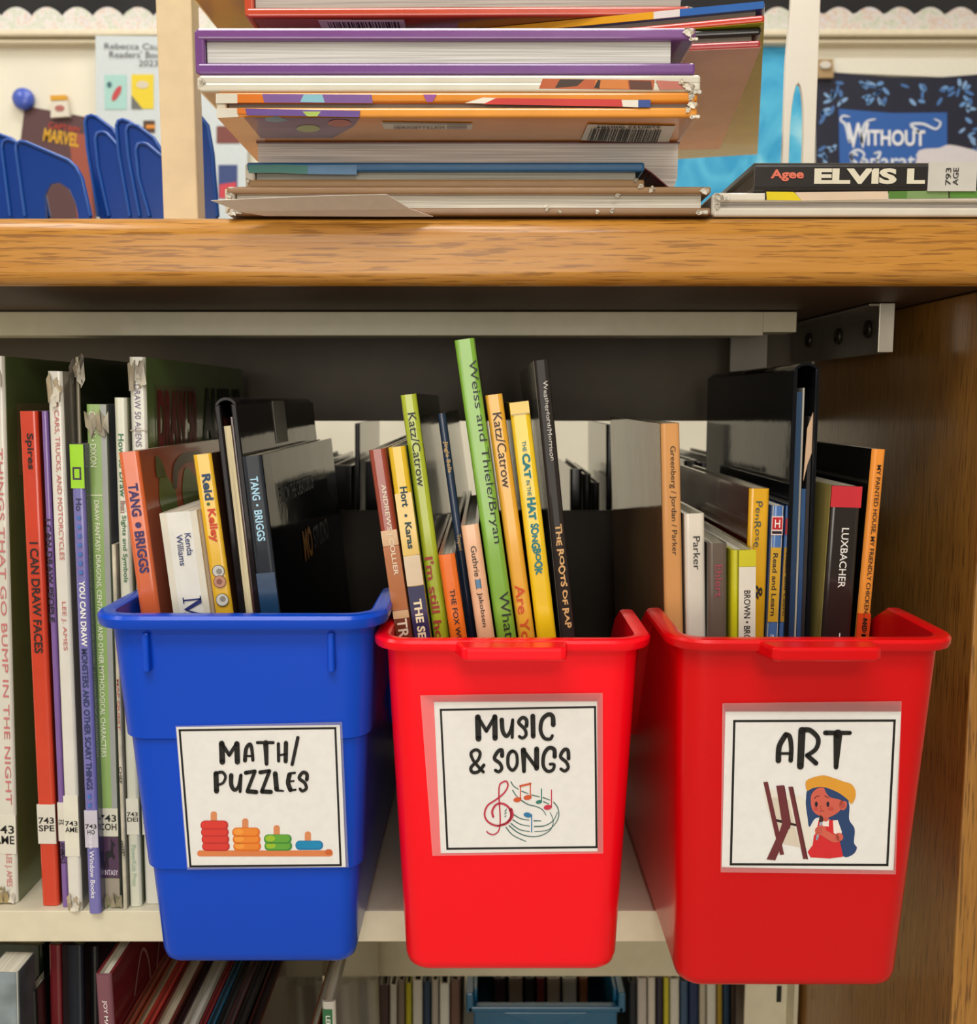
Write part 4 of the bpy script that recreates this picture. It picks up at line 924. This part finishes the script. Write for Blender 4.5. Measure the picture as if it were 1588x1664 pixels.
# I
I, MI = flat('thin book with a blue and teal cover, second from the stack bottom', 399, 1048, .476, .0986, .1106, .2, '2c6494', 'a07c50', 'cfc6b4', .0042, .003, paper='a9a598', py=285)
pieces(I, MI, [([(404, 281), (404, 269), (455, 267), (500, 269), (500, 283), (455, 281)], '3c8078'), ([(500, 283), (500, 269), (580, 268), (580, 284)], '5a86b0')], 'edge_pattern', Yf=.476)
worn_corner(I, MI, [(404, 292, 5), (402, 304, 6), (1035, 292, 5)], .476)
# H: page block with drooping right end
YH = .489; xl, xr, xs = at(418, 230, YH).x, at(1103, 230, YH).x, at(1050, 285, .476).x + .001
H_ = thing('book', 'thick softcover book with only its grey page edges showing, under the orange book', 'book', Matrix.Translation((xl, YH, .1108)), GC)
zt = .1232 - .1108 - .0002; prof = [(0, .0006), (xs - xl, .0006), (xs - xl + .004, -.002), (xr - xl - .002, -.0105), (xr - xl, -.004), (xr - xl, zt - .0006), (0, zt - .0006)]
mb = MB(); m = mat('e0d8d2', 'paperz')
mb.prism([(x, .0012, z) for x, z in prof], (0, .18, 0), m); mb.build('page_block', H_)
mb = MB(); mb.box((-.0006, 0, zt - .0006), (xr - xl + .0006, .184, zt), mat('6c2a30', 'jacket'))
pb = [(x, z) for x, z in prof[:4]]; 
mb.prism([(x, 0.0004, z) for x, z in pb] + [(x, .0004, z - .0006) for x, z in pb[::-1]], (0, .183, 0), mat('7a2030', 'jacket')); mb.build('cover', H_)
# G
zg0, zg1, YG = .1233, .1340, .449
G, MG = flat('orange picture book with purple spotted edges lying on thick grey pages', 352, 1134, YG, zg0, zg1, .235, 'e08a1c', 'ea9a34', 'd6cab4', .0043, .003, paper='988f84', py=172)
pieces(G, MG, [([(351, 168), (351, 152), (386, 152), (386, 168)], 'd8d2c2'), ([(352, 192), (352, 176), (386, 176), (388, 190)], 'd8d2c2'), ([(386, 167), (386, 153), (425, 153), (430, 167)], 'd87420'), ([(430, 167), (426, 153), (604, 154), (606, 168)], '7c5a98'), ([(488, 166), (494, 154), (524, 154), (528, 167)], '86bccb'), ([(688, 154), (710, 154), (703, 166), (694, 166)], '96509a'),
   ([(755, 168), (785, 159), (815, 160), (800, 169)], 'e6dfd0'), ([(785, 170), (806, 160), (1010, 162), (1012, 174)], 'c83430'), ([(1012, 174), (1010, 163), (1037, 163), (1037, 175)], 'e6e0d2'), ([(1037, 175), (1037, 163), (1057, 163), (1057, 175)], '2c4a92'),
   ([(386, 185), (386, 176), (400, 177), (402, 186)], 'd87420'), ([(402, 188), (399, 177), (586, 181), (584, 191)], '6a4e94'), ([(500, 190), (492, 182), (522, 182), (516, 190)], 'a8c060')], 'edge_pattern', Yf=YG)
pieces(G, MG, [([(353, 191), (396, 190), (430, 222), (436, 260), (418, 262)], 'f4c89c'), ([(396, 190), (585, 191), (575, 205), (540, 224), (424, 224)], '7a4a74'), ([(430, 190.5), (450, 188), (470, 195), (450, 198), (432, 196)], '7ea6bc'),
   (ell(501, 208, 19, 6), 'a8b45a'), (ell(552, 199, 19, 6), 'c0563a'), ([(620, 197), (768, 199), (767, 209), (624, 208)], 'e2dccf'), ([(622, 198), (766, 200), (765, 201), (622, 199)], '6a6050'), ([(955, 200), (1098, 203), (1086, 232), (944, 226)], 'ddd6c8')], 'back_cover_pattern', zbot=zg0)
inv = MG.inverted(); mb = MB()                # barcode and supplier sticker, printed upside down on the underside
def under(x, y, o=.0009): p = hit(x, y, Vector((0, 0, zg0)), Vector((0, 0, 1))); p.z -= o; return inv @ p
random.seed(3); x = 962
while x < 1076:
    wd = random.choice((1.1, 1.8, 2.6)); mb.add([under(x, 206 + (x - 962) * .02), under(x + wd, 206 + (x - 962) * .02), under(x + wd - 8, 226.5 + (x - 962) * .03), under(x - 8, 226.5 + (x - 962) * .03)], [(0, 1, 2, 3)], mat('1c1916', 'ink')); x += wd + random.choice((1.0, 1.6, 2.4))
put_text(mb, '9780325 000284', lambda u, v: under(1074 - 104 * u, 205.4 - 3.2 * v), mat('1c1916', 'ink'), .02)
mb.build('barcode', G); mb = MB()
put_text(mb, 'FOLLETTBOUND', lambda u, v: under(722 - 82 * u, 206.5 - 4.2 * v), mat('4a4238', 'ink'), .01)
for k in range(3): mb.add([under(726, 201.3 + k * 2), under(759, 201.6 + k * 2), under(759, 202.3 + k * 2), under(726, 202.0 + k * 2)], [(0, 1, 2, 3)], mat('4a4238', 'ink'))
mb.build('binder_lettering', G)
worn_corner(G, MG, [(1128, 168, 9), (1130, 188, 8), (1120, 178, 6)], YG)
# F
zf0, zf1, YF = .1342, .1414, .4495
Fb, MF = flat('slim white book with an orange brown edge picture, under the purple book', 321, 1139, YF, zf0, zf1, .225, 'd6d0bf', 'dad4c2', 'd8d0bc', .0042, .003, paper='a39c8c', py=140)
pieces(Fb, MF, [([(876, 144), (882, 128), (1064, 130), (1062, 146)], 'b8582c'), ([(902, 143), (910, 129), (950, 129), (938, 140)], '3c2a22'), ([(965, 144), (968, 130), (1020, 130), (1022, 145)], 'cf7a34'), ([(965, 143), (972, 130), (976, 131), (974, 144)], '2a1e1a'), ([(1024, 145), (1022, 131), (1058, 132), (1060, 146)], '5a3426'), ([(1072, 146), (1066, 131), (1110, 133), (1120, 145)], 'c07060')], 'edge_pattern', Yf=YF)
worn_corner(Fb, MF, [(1122, 138, 10), (1132, 148, 9), (1126, 156, 8), (1110, 134, 7), (328, 132, 6)], YF)
# E
ze0, ze1, YE = .1416, .1612, .450
E_, ME = flat('thick purple hardback with white pages in the middle of the tall stack', 317, 1131, YE, ze0, ze1, .235, '7c4a8c', '76488c', '744486', .0050, .003, paper='d2d0ca', py=85, right_open=.0105)
worn_corner(E_, ME, [(1122, 50, 10), (1128, 62, 7)], YE)
# D: black and red, behind and above the purple one
zd0, zd1 = .1614, .1705; YD = .4745
def yawed(label, xr, Yr, z0, z1, D, depth, yaw, *a, **kw):            # placed by its front right corner
    c = at(xr[0], xr[1], Yr); L = c - Vector((math.cos(yaw), math.sin(yaw), 0)) * D
    kw2 = dict(kw); t, M = flat(label, L.x, L.x + D, L.y, z0, z1, depth, *a, yaw=yaw, **kw2); return t, M
Db, MD = yawed('large black and red edged book with a pinkish underside, jutting right', (1237, 70), YD, zd0, zd1, .225, .185, R(-7.5), '1d1b1c', 'b03434', '4a2a2c', .0033, .003, paper='8c8478')
inv = MD.inverted()
mb = MB(); hh = (zd1 - zd0) / 2; mb.box((-hh - .0002, 0, 0), (-hh - .0001, .225, .185), mat('f6bcae', 'jacket')); mb.build('back_cover_picture', Db)
# C
zc0, zc1, YC = .1708, .1800, .4700
Cb, MC_ = yawed('large red edged book with a green underside, fanned out near the top', (1243, 15), YC, zc0, zc1, .285, .25, R(-14.5), '2c5c9c', 'd0402c', 'c8b83c', .0033, .003, paper='8a8276')
hh = (zc1 - zc0) / 2; mb = MB(); mb.box((-hh - .0002, 0, 0), (-hh - .0001, .285, .25), mat('b0bc22', 'jacket')); mb.box((-hh - .0003, .003, .003), (-hh - .0002, .06, .247), mat('d8b83c', 'jacket')); mb.build('back_cover_picture', Cb)
mb = MB()
for y0, y1, hx in ((.02, .085, '98a02c'), (.085, .10, 'd8d0c8'), (.10, .113, '2c7088'), (.113, .14, 'b89ac0'), (.14, .235, 'e0a01c'), (.235, .247, 'ddd6d0'), (.247, .2845, '2c62ac')):
    mb.box((hh - .0034, y0, -.0002), (hh - .0002, y1, .0004), mat(hx, 'jacket'))
mb.build('edge_pattern', Cb)
# A
za0, za1 = .1802, .1985
Ab, MA = flat('red orange book with a barcode sticker under it, near the stack top', 398, 1120, .4895, za0, za1, .2, 'cc4a28', 'cc4a2a', 'c84a2c', .0042, .003, yaw=R(-.6), paper='b8b0a4', py=25)
mb = MB(); hh = (za1 - za0) / 2; mb.box((-hh - .0002, .003, .002), (-hh - .0001, .225, .19), mat('8a2a24', 'jacket')); mb.box((-hh - .0003, .004, .003), (-hh - .0002, .05, .05), mat('b07064', 'gloss')); mb.build('back_cover', Ab)
mb = MB(); mb.box((-hh - .0004, .034, .004), (-hh - .0003, .075, .02), mat('ddd6ca', 'matte'))
random.seed(4); y = .038
while y < .072: wd = random.choice((.0004, .0007, .001)); mb.box((-hh - .0005, y, .006), (-hh - .0004, y + wd, .017), mat('1c1916', 'ink')); y += wd + random.choice((.0004, .0007, .0009))
mb.build('barcode_sticker', Ab)
# yellow book above everything
N_, MN = flat('yellow backed book at the very top of the tall stack, mostly above the frame', -.149, .06, .497, .1988, .213, .19, 'c8b030', 'd2b02c', 'd8d0c0', .003, .003, yaw=R(-2), paper='b8b0a4')
# L: book under the black one on the right
Lb, ML = flat('white covered picture book lying under the black book on the right', 1158, 1700, .4745, zj, .0965, .17, 'dcd4c4', 'd4ccbc', 'c8c0b0', .0042, .003, paper='b9b0a8', py=330)
pieces(Lb, ML, [([(1246, 325), (1245, 311.5), (1290, 312), (1303, 326)], 'e0c81e'), ([(1303, 326), (1292, 312.5), (1443, 311), (1443, 324)], 'dcc4aa'), ([(1444, 323), (1444, 311), (1474, 310.5), (1474, 323)], '56803a'), ([(1474, 323), (1474, 310.5), (1541, 310), (1541, 322)], '7c9860'), ([(1543, 322), (1543, 310), (1690, 309), (1690, 321)], '5a8a3c'), ([(1243, 325), (1243, 311.5), (1245, 311.5), (1246, 325)], '2a2620'), ([(1541, 322), (1541, 310), (1543, 310), (1543, 322)], '2a2620')], 'edge_pattern', Yf=.4745)
worn_corner(Lb, ML, [(1170, 318, 8), (1180, 322, 7), (1168, 335, 6)], .4745)
# M: black book, spine towards the camera
YM = .4735; zm0, zm1 = .0968, .1100; c = at(1227, 290, YM)
T = zm1 - zm0
M_ = book(frame(Vector((c.x + .185, YM, (zm0 + zm1) / 2)), Vector((0, 0, 1)), Vector((0, 1, 0)), Vector((-1, 0, 0))), T, .15, .185, ('262324', '1c1a1b', '1c1a1b'), 'black book with large cream capitals on its spine, lying on the right', GC, kind='jacket', paper='8c8478')
Hm = .185; px = lambda x: Hm - (x - 1227) / (1588 - 1227) * (at(1588, 290, YM).x - c.x)
spine_parts(M_, T, Hm, [('t', 'Agee', 1252, 1306, .34, .74, 'd86a50', .035), ('t', 'ELVIS L', 1323, 1503, .24, .78, 'd8d0b8', .05), ('s', 1508, 1587, [], 'c4c0b6')], px)
mb = MB()
for s, xx in (('793', 1540), ('AGE', 1552)):
    put_text(mb, s, lambda u, v: ((-.30 + .60 * u) * T, -EPS * 3, px(xx + 5) + (px(xx - 4) - px(xx + 5)) * v), mat('2a2724', 'ink'), .01)
mb.build('call_number', [c for c in M_.children if c.name.startswith('call_number_sticker')][0])

# ------------------------------------------------------------------ lower shelf, left part
GL = 'books on the lower shelf'
FL = ZL
stand('wide dark green book on the lower shelf at the far left', (-40, 72, 1535), (-36, 74, 1664), .53, .2, ('1f2c1e', '182418', '182418'), [], FL, GL)
stand('small crumpled pale blue covered book at the bottom left corner', (-22, 30, 1580), (-20, 32, 1664), .49, .02, ('7c888c', '4c5458', '5c6468'), [], FL, GL, kind='worn', hard=False)
stand('thin black book before the dark green one on the lower shelf', (41, 58, 1612), (43, 60, 1664), .507, .02, ('1e2422', '141816', '141816'), [], FL, GL)
stand('dark red spined book beside the dark green one on the lower shelf', (77, 99, 1536), (80, 101, 1664), .52, .2, ('6a1820', '3c1014', '3c1014'), [], FL, GL)
stand('navy book between the dark red and charcoal books on the lower shelf', (103, 135, 1536), (105, 137, 1664), .53, .2, ('1c222c', '12161c', '12161c'), [], FL, GL)
stand('charcoal book left of the mauve one on the lower shelf', (136, 160, 1538), (138, 160, 1664), .545, .2, ('2c2c2e', '1c1c1e', '1c1c1e'), [], FL, GL)
r, T, H = stand('mauve spined book with a dark red cover on the lower shelf', (153, 181, 1585), (158, 186, 1664), .494, .2, ('7a5058', '6a2026', '6a2026'), [('t', 'JOY MASON', 1625, 1692, .38, .68, 'e8dcd8', .012)], FL, GL, kind='gloss')
mb = MB()
for b in ([(.03, .03), (.045, .012), (.055, .03), (.05, .07), (.04, .09)], [(.06, .05), (.075, .02), (.085, .02), (.08, .06), (.09, .08)], [(.1, .07), (.11, .02), (.13, .015), (.125, .07)]):
    for pl_ in brush(b, .0022, .0012): mb.add([(T / 2 + EPS * 2, p[0], H - p[1]) for p in pl_], [tuple(range(len(pl_)))], mat('9a6a68', 'ink'))
mb.build('cover_lettering', r)
for k, (x, wd, hx, pg, y, lab) in enumerate(((198, 15, '7c3424', '8a4a34', 1668, 'rust red book just right of the mauve one on the lower shelf'), (214, 17, '8a3a22', 'a08468', 1672, 'brown book second after the mauve one on the lower shelf'),
        (232, 14, 'a02824', 'b04a3a', 1668, 'bright red book third after the mauve one on the lower shelf'), (247, 30, '5a2420', 'b8a890', 1670, 'thick dark red book with pale page tops on the lower shelf'),
        (278, 16, '2a1a18', '4a3430', 1680, 'very dark brown book in the middle of the lower shelf'), (295, 26, '8c8478', 'c4beb2', 1668, 'grey book with silvery page tops in the middle of the lower shelf'),
        (322, 11, '7a2028', '9a4440', 1668, 'crimson book right of the silvery grey one on the lower shelf'), (334, 13, '1e5470', '3a5a6a', 1670, 'teal blue book on the lower shelf'), (348, 16, '1a1c20', '3c3a38', 1672, 'black book right of the teal one on the lower shelf'),
        (365, 13, '4a2228', '6c5a58', 1668, 'dark plum book between black ones on the lower shelf'), (379, 19, '17181c', '3a3634', 1668, 'thick black book right of the plum one on the lower shelf'), (400, 22, '3a0e12', '2c1c1c', 1670, 'dark maroon book, last before a gap on the lower shelf'))):
    stand(lab, (x, x + wd, y), (x + 6, x + 6 + wd, y + 140), .503, .19, hx, [], FL, GL, paper=pg)
stand('red slim book left of the white and green one on the lower shelf', (505, 518, 1666), (508, 521, 1800), .503, .19, ('a8261c', '7a3a20', '7a3a20'), [], FL, GL)
stand('white and green spined slim book ending the lower shelf row', (522, 546, 1628), (523, 547, 1664), .4985, .19, ('c8c4b8', '8a8678', '8a8678'), [('b', 1640, 1700, '1c6a3c', .05, .75), ('t', 'LERNER', 1650, 1690, .28, .6, 'e8e8e0', .02)], FL, GL)

# ------------------------------------------------------------------ books across the unit, seen under the shelf beam
GR = 'books seen under the shelf beam'
cols = [('b8b0a0', 'cream'), ('8c8478', 'taupe'), ('d0c8b8', 'white'), ('4a3430', 'dark brown'), ('c0b8a8', 'ivory'), ('7a6a58', 'tan'), ('b0a41e', 'mustard yellow'), ('c8c0b0', 'pale'), ('24384c', 'navy'), ('a89c8c', 'beige'), ('d4ccbc', 'bright white'), ('6a4a3a', 'brown'), ('b4aa9a', 'light grey')]
x = 566; k = 0
where = 'left of the teal bin'
YR = .80
def nth(n): return ['first', 'second', 'third', 'fourth', 'fifth', 'sixth', 'seventh', 'eighth', 'ninth', 'tenth', 'eleventh', 'twelfth', 'thirteenth', 'fourteenth', 'fifteenth'][n]
random.seed(21)
j = 0
while x < 742:
    wd = random.choice((10, 12, 14, 17)); hx, nm = cols[k % 13]
    stand('%s book under the shelf beam, %s of those left of the teal bin' % (nm, nth(j)), (x, x + wd, 1596 + random.randint(-3, 6)), (x, x + wd, 1664), YR, .17, hx, [], ZL, GR, pages=False, kind='matte'); x += wd + 1; k += 1; j += 1
x = 1022; j = 0
cols2 = [('14161c', 'black'), ('b8aca0', 'pinkish grey'), ('c4baa8', 'cream'), ('2c2430', 'dark plum'), ('bcb02c', 'olive yellow'), ('c8c2b0', 'white'), ('3a5068', 'slate blue'), ('1c2c4c', 'dark navy'), ('b4a890', 'beige'), ('d2ccba', 'ivory'), ('a88a2c', 'ochre'), ('22405c', 'deep blue'), ('3a2c22', 'dark brown'), ('c0b8a4', 'pale')]
while x < 1196:
    wd = random.choice((9, 11, 13, 16)); hx, nm = cols2[j % 14]
    stand('%s book under the shelf beam, %s of those right of the teal bin' % (nm, nth(j)), (x, x + wd, 1592 + random.randint(-3, 6)), (x, x + wd, 1664), YR, .17, hx, [], ZL, GR, pages=False, kind='matte'); x += wd + 1; j += 1
# teal bin with books
a, b_ = at(770, 1640, .765), at(1003, 1640, .765); zr = at(790, 1632, .765).z; cx = (a.x + b_.x) / 2; hw = (b_.x - a.x) / 2
tb = thing('book_bin', 'teal plastic bin among the books under the shelf beam', 'bin', Matrix.Translation((cx, .765, ZL + .0005)))
m = mat('0c587c', 'plastic'); Hb = zr - ZL; mb = MB()
mb.box((-hw, 0, 0), (hw, .003, Hb), m); mb.box((-hw, .003, 0), (-hw + .003, .2, Hb + .012), m); mb.box((hw - .003, .003, 0), (hw, .2, Hb + .012), m); mb.box((-hw, .197, 0), (hw, .2, Hb + .012), m); mb.box((-hw, .003, 0), (hw, .197, .003), m); mb.build('body', tb, .001)
mb = MB(); mb.box((-hw - .005, -.006, Hb - .004), (hw + .005, .0005, Hb + .001), m); mb.box((-hw - .006, -.006, Hb - .004), (-hw - .0002, .2, Hb + .013), m); mb.box((hw + .0002, -.006, Hb - .004), (hw + .006, .2, Hb + .013), m); mb.build('rim', tb, .0012)
mb = MB(); mb.prism([(-.036 + .072 * q / 10, -.0058, Hb - .004 - .012 * math.sin(math.pi * q / 10)) for q in range(11)], (0, .0056, 0), m); mb.build('handle', tb, .0008)
GT = 'books in the teal bin'
for q, (x, wd, hx, nm) in enumerate(((802, 20, '3a2620', 'dark brown'), (826, 24, '8a7460', 'tan'), (853, 16, '2c2424', 'black'), (872, 14, '6a2820', 'dark red'), (889, 22, 'a08c78', 'light brown'), (914, 24, 'b8b0a0', 'pale grey'), (942, 14, '8c5430', 'orange brown'))):
    stand('%s book standing in the teal bin' % nm, (x, x + wd, 1590), (x, x + wd, 1664), .82, .12, hx, [], ZL + .004, GT, pages=False, kind='matte')
# books on the far side of the shelf, through the gap
GG = 'dark books on the far side seen through the gap'
for x, wd, y, lab in ((455, 40, 752, 'wide black far side book behind the covers of the blue bin books'), (500, 36, 748, 'second wide black far side book behind the blue bin books'), (540, 34, 756, 'black far side book left of the gap beside the brick red book'),
                      (576, 9, 688, 'tall narrow black divider seen left of the brick red book'), (592, 24, 750, 'black far side book left of the brick red book'), (622, 40, 758, 'black far side book behind the brick red and yellow books'),
                      (668, 40, 764, 'black far side book between the lime green and navy books'), (714, 30, 758, 'black far side book behind the thin navy book'), (926, 20, 762, 'black far side book right of the black rap book, leftmost of four'),
                      (948, 13, 770, 'black far side book right of the black rap book, second of four'), (963, 12, 784, 'low black far side book right of the black rap book, third of four'), (985, 11, 690, 'tall black divider right of the black rap book, last of four'),
                      (1112, 22, 748, 'black far side book right of the tan wood toned book'), (1137, 14, 752, 'narrow black far side book behind the handwritten yellow book'), (1154, 32, 742, 'wide black far side book behind the handwritten yellow book')):
    stand(lab, (x, x + wd, y), (x, x + wd, 830), .82, .15, '1b1a1a', [], ZS, GG, kind='jacket', paper='a8a498')
